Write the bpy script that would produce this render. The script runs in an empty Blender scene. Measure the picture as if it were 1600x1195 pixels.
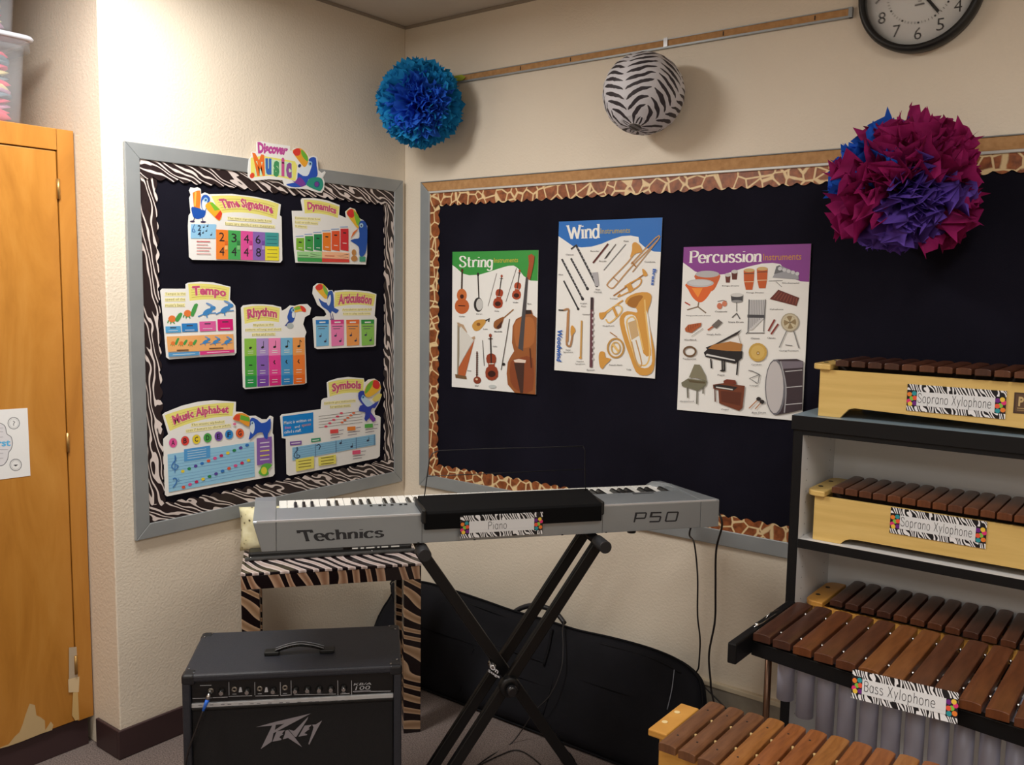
import bpy, math, random
from mathutils import Vector, Matrix
random.seed(7)
S = bpy.context.scene
COL = S.collection
PI = math.pi
# ------------------------------------------------------------------ camera
F_PX, YAW, PITCH, ROLL = 1414.2, 0.659, 0.1048, 0.0149
CAM = Vector((2.788, -2.8305, 1.5895))
def cam_axes():
    cy, sy, cp, sp = math.cos(YAW), math.sin(YAW), math.cos(PITCH), math.sin(PITCH)
    f = Vector((-sy*cp, cy*cp, -sp)); r = Vector((cy, sy, 0)); u = r.cross(f)
    cr, sr = math.cos(ROLL), math.sin(ROLL)
    return cr*r + sr*u, -sr*r + cr*u, f
CR, CU, CF = cam_axes()
cd = bpy.data.cameras.new('camera'); cam = bpy.data.objects.new('camera', cd); COL.objects.link(cam)
cd.sensor_width = 36; cd.lens = F_PX/1600*36; cd.clip_start = 0.05
M = Matrix((CR, CU, -CF)).transposed().to_4x4(); M.translation = CAM
cam.matrix_world = M
S.camera = cam
def hit(px, py, P, N):
    """where the line of sight of a measured photo point meets the plane of the real surface"""
    d = CF*F_PX + CR*(px-800) + CU*(597.5-py)
    t = (Vector(P)-CAM).dot(N)/d.dot(N)
    return CAM + d*t

# ------------------------------------------------------------------ materials
MATS = {}
def lin(c): return tuple(((v/255)/12.92 if v/255 <= 0.04045 else ((v/255+0.055)/1.055)**2.4) for v in c)
def newmat(name):
    m = bpy.data.materials.new(name); m.use_nodes = True
    nt = m.node_tree; b = nt.nodes['Principled BSDF']
    return m, nt, b
def flat(c, rough=0.6, metal=0.0, name=None, spec=0.5):
    k = (tuple(c), rough, metal, spec)
    if k in MATS: return MATS[k]
    m, nt, b = newmat(name or 'colour_%d_%d_%d' % tuple(c))
    b.inputs['Base Color'].default_value = (*lin(c), 1)
    b.inputs['Roughness'].default_value = rough; b.inputs['Metallic'].default_value = metal
    b.inputs['Specular IOR Level'].default_value = spec
    MATS[k] = m; return m
def N(nt, t, **kw):
    n = nt.nodes.new(t)
    for k, v in kw.items():
        if k.startswith('i_'): n.inputs[k[2:].replace('_', ' ')].default_value = v
        else: setattr(n, k, v)
    return n
def ramp(nt, fac, stops, interp='LINEAR'):
    r = nt.nodes.new('ShaderNodeValToRGB'); r.color_ramp.interpolation = interp
    e = r.color_ramp.elements
    while len(e) < len(stops): e.new(0.5)
    for el, (p, c) in zip(e, stops): el.position = p; el.color = (*lin(c), 1)
    nt.links.new(fac, r.inputs['Fac']); return r.outputs['Color']
def coords(nt, kind='Object', scale=(1, 1, 1), rot=(0, 0, 0), loc=(0, 0, 0)):
    tc = nt.nodes.new('ShaderNodeTexCoord'); mp = nt.nodes.new('ShaderNodeMapping')
    mp.inputs['Scale'].default_value = scale; mp.inputs['Rotation'].default_value = rot; mp.inputs['Location'].default_value = loc
    nt.links.new(tc.outputs[kind], mp.inputs['Vector']); return mp.outputs['Vector']
def bump(nt, b, height, strength=0.3, dist=0.002):
    bp = nt.nodes.new('ShaderNodeBump'); bp.inputs['Strength'].default_value = strength; bp.inputs['Distance'].default_value = dist
    nt.links.new(height, bp.inputs['Height']); nt.links.new(bp.outputs['Normal'], b.inputs['Normal'])
def noise(nt, vec, scale, detail=3, rough=0.5, dist=0):
    n = nt.nodes.new('ShaderNodeTexNoise')
    n.inputs['Scale'].default_value = scale; n.inputs['Detail'].default_value = detail
    n.inputs['Roughness'].default_value = rough; n.inputs['Distortion'].default_value = dist
    nt.links.new(vec, n.inputs['Vector']); return n.outputs['Fac']
def noisy(name, c1, c2, scale, rough=0.8, bstr=0.3, bdist=0.002, stretch=(1, 1, 1), detail=4, metal=0, spec=0.5, bscale=None):
    m, nt, b = newmat(name)
    v = coords(nt, 'Object', stretch)
    f = noise(nt, v, scale, detail)
    nt.links.new(ramp(nt, f, [(0.3, c1), (0.7, c2)]), b.inputs['Base Color'])
    b.inputs['Roughness'].default_value = rough; b.inputs['Metallic'].default_value = metal; b.inputs['Specular IOR Level'].default_value = spec
    if bstr: bump(nt, b, noise(nt, v, bscale or scale, detail), bstr, bdist)
    return m
WALL = noisy('painted_plaster', (226, 214, 196), (231, 220, 203), 2.0, 0.6, 0.35, 0.004, bscale=120)
CEIL = noisy('ceiling_paint', (205, 195, 182), (212, 202, 190), 2.0, 0.8, 0.2, 0.003, bscale=60)
CARPET = noisy('carpet_pile', (72, 62, 62), (142, 128, 122), 220, 0.95, 0.8, 0.004, detail=6)
BASE_DARK = flat((58, 40, 42), 0.45, name='brown_vinyl')
BASE_GREY = noisy('worn_grey_beige_paint', (128, 120, 110), (176, 166, 148), 7, 0.6, 0.1, 0.001)
CREAM = flat((212, 198, 172), 0.5, name='cream_paint')
FABRIC = noisy('black_board_fabric', (17, 16, 26), (25, 24, 36), 3, 0.95, 0.4, 0.001, bscale=400, spec=0.1)
ALU = noisy('satin_aluminium', (150, 156, 160), (164, 169, 172), 5, 0.42, 0, metal=0.35)
CORK = noisy('tan_cork', (172, 128, 82), (192, 148, 100), 60, 0.85, 0.2, 0.001)
def wood(name, c1, c2, c3, scale, stretch, rough=0.4, dist=1.5, coat=0.0, spec=0.5):
    m, nt, b = newmat(name)
    v = coords(nt, 'Object', stretch)
    f = noise(nt, v, scale, 5, 0.6, dist)
    nt.links.new(ramp(nt, f, [(0.25, c1), (0.5, c2), (0.75, c3)]), b.inputs['Base Color'])
    b.inputs['Roughness'].default_value = rough; b.inputs['Coat Weight'].default_value = coat
    b.inputs['Specular IOR Level'].default_value = spec
    bump(nt, b, f, 0.08, 0.001)
    return m
CABW = wood('orange_birch_plywood', (160, 104, 36), (180, 122, 48), (192, 136, 62), 2.2, (1, 3, 0.6), 0.35)
BOXW = wood('pale_pine', (206, 172, 98), (218, 184, 110), (228, 196, 124), 3, (1, 1, 14), 0.45, 0.3)
BOXW2 = wood('honey_maple', (184, 128, 52), (204, 148, 68), (218, 166, 84), 4, (1, 1, 6), 0.4, 0.8)
BARS = [wood('rosewood_%s' % n, c[0], c[1], c[2], 10, (7, 1, 1), 0.33, 0.4) for n, c in dict(
    dark=((52, 30, 22), (70, 41, 30), (86, 52, 38)), mid=((70, 39, 24), (90, 52, 33), (104, 62, 40)),
    red=((80, 43, 23), (102, 57, 31), (118, 69, 39)), light=((100, 58, 28), (124, 75, 38), (138, 88, 48))).items()]
BAR_TAN = [wood('padauk_%s' % n, c[0], c[1], c[2], 12, (7, 1, 1), 0.4, 0.4) for n, c in dict(
    a=((84, 52, 33), (108, 70, 45), (124, 84, 55)), b=((108, 60, 30), (136, 80, 41), (154, 96, 52)),
    c=((118, 72, 34), (146, 94, 46), (162, 110, 58)))  .items()]
SILVER = noisy('silver_plastic', (156, 163, 169), (162, 169, 175), 3, 0.36, 0, metal=0.55)
KEYW = flat((238, 238, 234), 0.2, name='ivory_plastic')
KEYB = flat((24, 24, 24), 0.3, name='glossy_black_plastic')
BLACKP = flat((14, 14, 15), 0.45, name='black_plastic')
BLACKM = flat((20, 20, 22), 0.35, 0.3, name='black_enamel_tube')
TOLEX = noisy('black_tolex', (34, 36, 44), (44, 46, 55), 300, 0.5, 0.6, 0.001)
GRILLE = noisy('black_grille_cloth', (12, 11, 13), (22, 20, 24), 500, 0.9, 0.6, 0.001)
NYLON = noisy('black_nylon', (12, 12, 17), (18, 18, 24), 9, 0.8, 0.5, 0.008, bscale=9, spec=0.2)
LAMW = noisy('white_laminate', (216, 218, 222), (222, 224, 227), 3, 0.45, 0)
LAMB = noisy('blue_grey_laminate', (140, 162, 178), (148, 170, 186), 3, 0.25, 0)
EDGE = flat((11, 11, 14), 0.5, spec=.3, name='black_edge_band')
CHROME = flat((190, 190, 192), 0.18, 1.0, name='chrome')
BRONZE = flat((104, 80, 66), 0.3, 0.9, name='brown_chrome')
TUBEG = noisy('grey_resonator_tube', (178, 180, 202), (188, 189, 208), 4, 0.45, 0, metal=0.15)
WHITE = flat((240, 240, 238), 0.55, name='white_card')
INK = flat((30, 28, 30), 0.6, name='black_ink')
def zebra(name, dark, light, scale, dist, d1=(1, 0, 0), d2=(0, 0, 1), thr=0.5, rough=0.35, light2=None, nscale=1.3, along=0.4):
    """animal stripes: d1 runs across the stripes, d2 along them"""
    m, nt, b = newmat(name)
    tc = nt.nodes.new('ShaderNodeTexCoord'); cx = nt.nodes.new('ShaderNodeCombineXYZ')
    for k, (d, sc) in enumerate(((d1, 1.0), (d2, along))):
        dp = nt.nodes.new('ShaderNodeVectorMath'); dp.operation = 'DOT_PRODUCT'; v = Vector(d).normalized()*sc
        dp.inputs[1].default_value = v; nt.links.new(tc.outputs['Object'], dp.inputs[0]); nt.links.new(dp.outputs['Value'], cx.inputs[k])
    w = nt.nodes.new('ShaderNodeTexWave'); w.wave_type = 'BANDS'; w.bands_direction = 'X'
    w.inputs['Scale'].default_value = scale; w.inputs['Distortion'].default_value = dist
    w.inputs['Detail'].default_value = 1.0; w.inputs['Detail Scale'].default_value = nscale; w.inputs['Detail Roughness'].default_value = 0.4
    nt.links.new(cx.outputs[0], w.inputs['Vector'])
    c = ramp(nt, w.outputs['Fac'], [(0, dark), (thr-0.04, dark), (thr+0.04, light), (1, light2 or light)])
    nt.links.new(c, b.inputs['Base Color']); b.inputs['Roughness'].default_value = rough
    return m
ZB_BORDER_H = zebra('zebra_border_paper', (42, 30, 32), (226, 214, 210), 18, 13, (0, 0.4, 0.92), (0, 1, -0.36), 0.74, nscale=1.6, along=0.3)
ZB_BORDER_V = zebra('zebra_border_paper_upright', (42, 30, 32), (226, 214, 210), 17, 13, (0, 1, 0.18), (0, -0.14, 1), 0.74, nscale=1.6, along=0.3)
ZB_TABLE = zebra('zebra_vinyl_front', (26, 16, 18), (206, 172, 146), 6.2, 7.0, (1, 0, 0.3), (0, 0, 1), 0.5, 0.2, (150, 112, 88), nscale=1.6)
ZB_TABLE_LEG = zebra('zebra_vinyl_leg', (26, 16, 18), (200, 168, 138), 6.5, 8.0, (0.45, 0, 1), (1, 0, -0.4), 0.52, 0.25, (150, 118, 90), nscale=1.2)
ZB_TABLE_TOP_LIT = zebra('zebra_vinyl_top_lit', (26, 16, 20), (226, 214, 214), 8.0, 6.0, (0.8, 0.5, 0), (-0.5, 0.8, 0), 0.5, 0.2, (190, 170, 164), nscale=1.2)  # paler stripes than front and legs: light on the tabletop painted into the colour
ZB_TAG = zebra('zebra_tag_print', (14, 14, 22), (238, 238, 242), 42, 14, (0.9, 0, 0.45), (-0.4, 0, 0.9), 0.5, 0.4, nscale=1.2)
ZB_TAG2 = zebra('zebra_tag_print_piano', (14, 14, 22), (238, 238, 242), 42, 14, (0.55, 0.7, 0.45), (-0.3, -0.3, 0.9), 0.5, 0.4, nscale=1.2)
def giraffe():
    m, nt, b = newmat('giraffe_border_paper')
    v = coords(nt, 'Object', (1, 1, 1))
    vo = nt.nodes.new('ShaderNodeTexVoronoi'); vo.feature = 'DISTANCE_TO_EDGE'; vo.inputs['Scale'].default_value = 21
    nt.links.new(v, vo.inputs['Vector'])
    n = noise(nt, v, 60, 4)
    c = ramp(nt, n, [(0.3, (112, 58, 30)), (0.7, (168, 96, 52))])
    e = nt.nodes.new('ShaderNodeMath'); e.operation = 'MULTIPLY_ADD'; e.inputs[1].default_value = 0.06; nt.links.new(n, e.inputs[0]); nt.links.new(vo.outputs['Distance'], e.inputs[2])
    msk = nt.nodes.new('ShaderNodeValToRGB'); msk.color_ramp.elements[0].position = 0.068; msk.color_ramp.elements[1].position = 0.105
    nt.links.new(e.outputs[0], msk.inputs['Fac'])
    mx = nt.nodes.new('ShaderNodeMix'); mx.data_type = 'RGBA'
    mx.inputs['A'].default_value = (*lin((232, 204, 156)), 1)
    nt.links.new(msk.outputs['Color'], mx.inputs['Factor']); nt.links.new(c, mx.inputs['B'])
    nt.links.new(mx.outputs['Result'], b.inputs['Base Color']); b.inputs['Roughness'].default_value = 0.45
    return m
GIRAFFE = giraffe()

# ------------------------------------------------------------------ objects
def tag(o, label=None, cat=None, group=None, kind=None):
    if label: o['label'] = label
    if cat: o['category'] = cat
    if group: o['group'] = group
    if kind: o['kind'] = kind
    return o
def thing(name, label, cat, loc=(0, 0, 0), rotz=0.0, group=None):
    o = bpy.data.objects.new(name, None); COL.objects.link(o)
    o.location = loc; o.rotation_euler = (0, 0, rotz); o.empty_display_size = 0.05
    tag(o, label, cat, group); return o
def wmat(o):
    """world matrix of a thing (Empty) or of one of its parts, without a depsgraph update"""
    m = Matrix.LocRotScale(o.location, o.rotation_euler, o.scale)
    return wmat(o.parent) @ m if o.parent else m
class MB:
    def __init__(s): s.v = []; s.f = []; s.m = []; s.mats = []; s.cur = 0; s.sm = []; s.smooth = False
    def mat(s, m):
        if m not in s.mats: s.mats.append(m)
        s.cur = s.mats.index(m); return s
    def face(s, idx): s.f.append(tuple(idx)); s.m.append(s.cur); s.sm.append(s.smooth)
    def add(s, pts):
        i = len(s.v); s.v.extend([Vector(p) for p in pts]); return i
    def poly(s, pts): i = s.add(pts); s.face(range(i, i+len(pts))); return s
    def box(s, x0, x1, y0, y1, z0, z1, M_=None):
        P = [(x0, y0, z0), (x1, y0, z0), (x1, y1, z0), (x0, y1, z0), (x0, y0, z1), (x1, y0, z1), (x1, y1, z1), (x0, y1, z1)]
        if M_ is not None: P = [M_ @ Vector(p) for p in P]
        i = s.add(P)
        for q in ((0, 3, 2, 1), (4, 5, 6, 7), (0, 1, 5, 4), (1, 2, 6, 5), (2, 3, 7, 6), (3, 0, 4, 7)): s.face([i+k for k in q])
        return s
    def prism(s, pts2, a, b, fn):
        """outline pts2 swept between levels a and b; fn(p, level) -> 3-D point"""
        n = len(pts2); i = s.add([fn(p, a) for p in pts2]); j = s.add([fn(p, b) for p in pts2])
        s.face([i+k for k in range(n)][::-1]); s.face([j+k for k in range(n)])
        for k in range(n): s.face((i+k, i+(k+1) % n, j+(k+1) % n, j+k))
        return s
    def tube(s, pts, r, n=8, caps=True):
        pts = [Vector(p) for p in pts]; rings = []
        up = None
        old = s.smooth; s.smooth = True
        for k, p in enumerate(pts):
            t = (pts[min(k+1, len(pts)-1)]-pts[max(k-1, 0)]).normalized()
            if up is None:
                up = Vector((0, 0, 1)) if abs(t.z) < 0.9 else Vector((1, 0, 0))
            a = t.cross(up).normalized(); b2 = a.cross(t).normalized(); up = b2
            rr = r[k] if isinstance(r, (list, tuple)) else r
            rings.append(s.add([p + a*math.cos(2*PI*q/n)*rr + b2*math.sin(2*PI*q/n)*rr for q in range(n)]))
        for k in range(len(rings)-1):
            for q in range(n): s.face((rings[k]+q, rings[k]+(q+1) % n, rings[k+1]+(q+1) % n, rings[k+1]+q))
        s.smooth = False
        if caps:
            s.face([rings[0]+q for q in range(n)][::-1]); s.face([rings[-1]+q for q in range(n)])
        s.smooth = old
        return s
    def lathe(s, prof, n=24, M_=None, caps=True):
        """prof: (radius, height) pairs around z"""
        old = s.smooth; s.smooth = True; rings = []
        for (r, h) in prof:
            P = [Vector((r*math.cos(2*PI*q/n), r*math.sin(2*PI*q/n), h)) for q in range(n)]
            if M_ is not None: P = [M_ @ p for p in P]
            rings.append(s.add(P))
        for k in range(len(rings)-1):
            for q in range(n): s.face((rings[k]+q, rings[k]+(q+1) % n, rings[k+1]+(q+1) % n, rings[k+1]+q))
        s.smooth = False
        if caps:
            s.face([rings[0]+q for q in range(n)][::-1]); s.face([rings[-1]+q for q in range(n)])
        s.smooth = old; return s
    def build(s, name, parent=None, mat=None, bevel=0, seg=2, at=None):
        if mat is not None and not s.mats: s.mats = [mat]
        V = s.v; loc = Vector((0, 0, 0))
        if V:
            xs = [v.x for v in V]; ys = [v.y for v in V]; zs = [v.z for v in V]
            loc = Vector(((min(xs)+max(xs))/2, (min(ys)+max(ys))/2, min(zs))) if at is None else Vector(at)
        me = bpy.data.meshes.new(name); me.from_pydata([v-loc for v in V], [], s.f)
        for m in s.mats: me.materials.append(m)
        me.polygons.foreach_set('material_index', s.m); me.polygons.foreach_set('use_smooth', s.sm)
        me.update()
        o = bpy.data.objects.new(name, me); COL.objects.link(o); o.location = loc
        if parent: o.parent = parent
        if bevel:
            md = o.modifiers.new('bevel', 'BEVEL'); md.width = bevel; md.segments = seg; md.limit_method = 'ANGLE'; md.angle_limit = 0.7
        return o
def local(parent, pts):
    im = wmat(parent).inverted(); return [im @ Vector(p) for p in pts]
def catmull(pts, n=6, closed=False):
    P = [Vector(p) for p in pts]; out = []; L = len(P)
    rng = range(L) if closed else range(L-1)
    for i in rng:
        if closed: a, b, c, d = P[(i-1) % L], P[i], P[(i+1) % L], P[(i+2) % L]
        else: a, b, c, d = P[max(i-1, 0)], P[i], P[i+1], P[min(i+2, L-1)]
        for k in range(n):
            t = k/n
            out.append(0.5*((2*b)+(c-a)*t+(2*a-5*b+4*c-d)*t*t+(3*b-a-3*c+d)*t**3))
    if not closed: out.append(P[-1])
    return out
def dup(root, loc=None, rotz=None, label=None):
    r = root.copy(); COL.objects.link(r)
    if loc is not None: r.location = loc
    if rotz is not None: r.rotation_euler = (0, 0, rotz)
    if label: r['label'] = label
    for ch in root.children:
        c = ch.copy(); COL.objects.link(c); c.parent = r
        for g in ch.children:
            d = g.copy(); COL.objects.link(d); d.parent = c
    return r

# ------------------------------------------------------------------ printed artwork and lettering
GL = {
 'S': (.62, 1, [[(.54,.76),(.46,.93),(.3,1),(.12,.94),(.07,.76),(.2,.58),(.42,.46),(.56,.25),(.46,.06),(.28,0),(.1,.06),(.04,.24)]]),
 't': (.46, 0, [[(.2,.92),(.2,.2),(.26,.04),(.42,.04)], [(.02,.66),(.4,.66)]]),
 'r': (.44, 0, [[(.1,0),(.1,.66)], [(.1,.42),(.2,.6),(.32,.66),(.42,.6)]]),
 'i': (.24, 0, [[(.12,0),(.12,.66)], [(.12,.86),(.12,.92)]]),
 'n': (.56, 0, [[(.1,0),(.1,.66)], [(.1,.46),(.24,.64),(.38,.64),(.46,.5),(.46,0)]]),
 'g': (.54, 0, [[(.44,.5),(.32,.66),(.14,.62),(.05,.38),(.12,.1),(.28,.02),(.44,.16)], [(.46,.66),(.46,-.1),(.38,-.26),(.2,-.3),(.06,-.2)]]),
 'W': (.95, 0, [[(0,1),(.24,0)],[(.24,0),(.46,.85)],[(.46,.85),(.68,0)],[(.68,0),(.92,1)]]),
 'd': (.56, 0, [[(.44,.5),(.32,.66),(.14,.62),(.05,.36),(.12,.08),(.28,0),(.44,.16)], [(.46,1),(.46,0)]]),
 'P': (.62, 0, [[(.1,0),(.1,1)], [(.1,.99),(.36,.99),(.54,.9),(.56,.7),(.42,.52),(.1,.5)]]),
 'e': (.52, 0, [[(.06,.36),(.46,.36),(.42,.58),(.28,.67),(.1,.58),(.04,.34),(.12,.07),(.3,0),(.46,.1)]]),
 'c': (.5, 0, [[(.45,.54),(.3,.67),(.12,.6),(.04,.34),(.12,.07),(.3,0),(.46,.1)]]),
 'u': (.56, 0, [[(.1,.66),(.1,.2),(.2,.02),(.34,.02),(.46,.2)], [(.46,.66),(.46,0)]]),
 's': (.46, 0, [[(.38,.54),(.24,.67),(.09,.6),(.09,.44),(.25,.35),(.4,.24),(.38,.06),(.2,0),(.05,.1)]]),
 'o': (.54, 0, [[(.26,.67),(.1,.58),(.04,.33),(.1,.08),(.26,0),(.42,.08),(.48,.33),(.42,.58),(.26,.67)]]),
 'T': (.74, 0, [[(.02,.8),(.04,1),(.68,1),(.7,.8)], [(.36,1),(.36,0)]]),
 'h': (.56, 0, [[(.1,0),(.1,1)], [(.1,.46),(.24,.64),(.38,.64),(.46,.5),(.46,0)]]),
 'a': (.54, 0, [[(.44,.5),(.32,.66),(.14,.62),(.05,.36),(.12,.08),(.28,0),(.44,.16)], [(.46,.66),(.46,0)]]),
 'p': (.56, 0, [[(.1,.66),(.1,-.32)], [(.1,.5),(.24,.67),(.4,.6),(.48,.34),(.4,.06),(.24,0),(.1,.14)]]),
 'X': (.6, 0, [[(.04,1),(.54,0)], [(.54,1),(.02,0)]]),
 'y': (.52, 0, [[(.05,.66),(.26,.06)], [(.48,.66),(.12,-.3)]]),
 'l': (.22, 0, [[(.1,0),(.1,1)]]),
 'B': (.6, 0, [[(.1,0),(.1,1)], [(.1,1),(.36,1),(.5,.88),(.46,.6),(.1,.54)], [(.3,.54),(.52,.42),(.52,.12),(.36,0),(.1,0)]]),
 '5': (.95, 1, [[(.8,1),(.14,1),(.1,.56),(.72,.56),(.78,.48),(.74,.06),(.68,0),(.05,0)]]),
 '0': (1.0, 1, [[(.14,.94),(.2,1),(.8,1),(.86,.94),(.8,.06),(.74,0),(.14,0),(.08,.06),(.14,.94)]]),
 'q': (.95, 1, [[(.08,0),(.16,1),(.78,1),(.84,.92),(.8,.5),(.74,.42),(.12,.42)]]),
 ' ': (.34, 0, []),
}
_tc = {}
def font_mesh(txt, bold):
    k = (txt, bold)
    if k in _tc: return _tc[k]
    cu = bpy.data.curves.new('t', 'FONT'); cu.body = txt; cu.size = 1; cu.offset = bold; cu.resolution_u = 2 if len(txt) < 14 else 1
    ob = bpy.data.objects.new('t', cu); COL.objects.link(ob)
    dg = bpy.context.evaluated_depsgraph_get()
    me = bpy.data.meshes.new_from_object(ob.evaluated_get(dg))
    V = [(v.co.x, v.co.y) for v in me.vertices]; Fc = [tuple(p.vertices) for p in me.polygons]
    bpy.data.objects.remove(ob); bpy.data.meshes.remove(me); bpy.data.curves.remove(cu)
    x0 = min(v[0] for v in V); x1 = max(v[0] for v in V); y0 = min(v[1] for v in V); y1 = max(v[1] for v in V)
    V = [((x-x0)/(x1-x0), (y-y0)/(y1-y0)) for x, y in V]
    _tc[k] = (V, Fc); return _tc[k]
class Art:
    """flat printed shapes on a real plane (origin O, axes U right / V up); drawn in the coordinates of a
    measured crop (x0, y0, scale) or, with crop=None, straight in metres on the plane"""
    def __init__(s, O, U, V, crop=None, base=0.0):
        s.O = Vector(O); s.U = Vector(U).normalized(); s.V = Vector(V).normalized(); s.Nn = s.U.cross(s.V)
        s.crop = crop; s.mb = MB(); s.n = base; s.step = 0.00004
    def uv(s, p):
        if s.crop is None: return (p[0], p[1])
        x0, y0, k = s.crop
        h = hit(x0+p[0]/k, y0+p[1]/k, s.O, s.Nn)-s.O
        return (h.dot(s.U), h.dot(s.V))
    def pt(s, uv, n): return s.O + s.U*uv[0] + s.V*uv[1] + s.Nn*n
    def up(s): s.n += s.step; return s.n
    def C(s, c): s.mb.mat(c if not isinstance(c, tuple) else flat(c, 0.45)); return s
    def card(s, pts, c, th=0.0015, smooth=0):
        if smooth: pts = [tuple(p)[:2] for p in catmull([(x, y, 0) for x, y in pts], smooth, True)]
        s.C(c); q = [s.uv(p) for p in pts]
        s.mb.prism(q, s.n, s.n+th, lambda p, l: s.pt(p, l)); s.n += th; return s
    def poly(s, pts, c, smooth=0):
        if smooth: pts = [tuple(p)[:2] for p in catmull([(x, y, 0) for x, y in pts], smooth, True)]
        s.C(c); n = s.up(); s.mb.poly([s.pt(s.uv(p), n) for p in pts]); return s
    def rect(s, x0, y0, x1, y1, c): return s.poly([(x0, y0), (x1, y0), (x1, y1), (x0, y1)], c)
    def ell(s, cx, cy, rx, ry, c, rot=0, n=18):
        a = math.radians(rot)
        return s.poly([(cx+rx*math.cos(t)*math.cos(a)-ry*math.sin(t)*math.sin(a), cy+rx*math.cos(t)*math.sin(a)+ry*math.sin(t)*math.cos(a)) for t in [2*PI*k/n for k in range(n)]], c)
    def ribbon(s, pts, hw, put, n):
        """one mitred strip of half widths hw along pts"""
        L = len(pts); A = []; B = []
        closed = L > 3 and abs(pts[0][0]-pts[-1][0])+abs(pts[0][1]-pts[-1][1]) < 1e-9
        for k in range(L):
            p = pts[k]; a = pts[k-1] if k else (pts[-2] if closed else None); b = pts[k+1] if k < L-1 else (pts[1] if closed else None)
            ns = []
            for u, v in ((a, p), (p, b)):
                if u is None or v is None: continue
                dx, dy = v[0]-u[0], v[1]-u[1]; q = math.hypot(dx, dy) or 1; ns.append((-dy/q, dx/q))
            nx, ny = sum(q[0] for q in ns)/len(ns), sum(q[1] for q in ns)/len(ns); m = nx*nx+ny*ny
            f = 1/max(m, .3); w = hw[k]
            A.append(put((p[0]+nx*f*w, p[1]+ny*f*w), n)); B.append(put((p[0]-nx*f*w, p[1]-ny*f*w), n))
        i = s.mb.add(A+B)
        for k in range(L-1): s.mb.face((i+k, i+k+1, i+L+k+1, i+L+k))
    def line(s, pts, w, c, smooth=0):
        if smooth: pts = [tuple(p)[:2] for p in catmull([(x, y, 0) for x, y in pts], smooth)]
        s.C(c); n = s.up(); s.ribbon(pts, [w/2]*len(pts), lambda p, l: s.pt(s.uv(p), l), n); return s
    def ring(s, cx, cy, rx, ry, w, c, n=24, rot=0):
        a = math.radians(rot)
        P = [(cx+rx*math.cos(t)*math.cos(a)-ry*math.sin(t)*math.sin(a), cy+rx*math.cos(t)*math.sin(a)+ry*math.sin(t)*math.cos(a)) for t in [2*PI*k/n for k in range(n+1)]]
        return s.line(P, w, c)
    def text(s, txt, quad, c, bold=0.0, bow=0.0):
        V, Fc = font_mesh(txt, bold); tl, tr, br, bl = quad; s.C(c); n = s.up(); P = []
        for a, b in V:
            x = (bl[0]*(1-a)+br[0]*a)*(1-b)+(tl[0]*(1-a)+tr[0]*a)*b
            y = (bl[1]*(1-a)+br[1]*a)*(1-b)+(tl[1]*(1-a)+tr[1]*a)*b - bow*(1-(2*a-1)**2)
            P.append(s.pt(s.uv((x, y)), n))
        i = s.mb.add(P)
        for f in Fc: s.mb.face([i+k for k in f])
        return s
    def pen(s, txt, quad, c, thick=0.05, thin=None, serif=0, gap=0.06, slant=0.0):
        """stroke lettering fitted so that baseline..cap height fills the quad"""
        thin = thick if thin is None else thin
        tot = sum(GL[ch][0]+gap for ch in txt)-gap; tl, tr, br, bl = quad; s.C(c); s.up(); x0 = 0
        def Q(a, b):
            a = (a+slant*b)/tot
            x = (bl[0]*(1-a)+br[0]*a)*(1-b)+(tl[0]*(1-a)+tr[0]*a)*b
            y = (bl[1]*(1-a)+br[1]*a)*(1-b)+(tl[1]*(1-a)+tr[1]*a)*b
            return s.pt(s.uv((x, y)), s.n)
        def wd(dx, dy):
            L = math.hypot(dx, dy) or 1; return thin+(thick-thin)*abs(dy/L)
        n0 = s.n
        for ch in txt:
            w, sm, st = GL[ch]; s.n = n0
            for pts in st:
                straight = len(pts) <= 2 or ch in 'WTt5q0'
                P = [(p[0], p[1]) for p in (pts if straight and ch != 't' else catmull([(a, b, 0) for a, b in pts], 4))]
                H = []
                for k in range(len(P)):
                    q = P[min(k+1, len(P)-1)]; o = P[max(k-1, 0)]; H.append(max(wd(q[0]-P[k][0], q[1]-P[k][1]) if k < len(P)-1 else 0, wd(P[k][0]-o[0], P[k][1]-o[1]) if k else 0)/2)
                s.ribbon(P, H, lambda p, l: Q(x0+p[0], p[1]), s.n)
                s.n += 1.2e-5
                if serif and (len(pts) == 2 or ch in 'W') and abs(pts[0][0]-pts[-1][0]) < 0.03 or (serif and ch == 'W'):
                    ends = [pts[0], pts[-1]] + ([pts[2]] if False else [])
                    for p in ends:
                        s.n += 6e-6
                        if ch in 'gad' and p is pts[1] and ch == 'g': continue
                        if abs(p[1]-0.86) < 0.08: continue
                        yy = p[1]; up_ = yy > 0.3
                        if ch == 'W' and yy < .95: continue
                        xs = (-serif, serif) if (not up_ or ch == 'W') else (-serif, thick/2)
                        if ch == 'T' and up_: continue
                        y1 = yy-thin if up_ else yy+thin
                        s.mb.poly([Q(x0+p[0]+xs[0], yy), Q(x0+p[0]+xs[1], yy), Q(x0+p[0]+xs[1], y1), Q(x0+p[0]+xs[0], y1)])
            if serif and ch in 'nhur':
                for xx in ([.46] if ch in 'nhu' else []):
                    s.n += 6e-6
                    s.mb.poly([Q(x0+xx-serif, 0), Q(x0+xx+serif, 0), Q(x0+xx+serif, thin), Q(x0+xx-serif, thin)])
            x0 += w+gap
        return s
    def done(s, name, parent=None):
        if parent:
            im = wmat(parent).inverted(); s.mb.v = [im @ v for v in s.mb.v]
        return s.mb.build(name, parent)
    # ---- little drawings
    def notehead(s, x, y, r, c): return s.ell(x, y, r*1.2, r*0.85, c, -20, 10)
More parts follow.
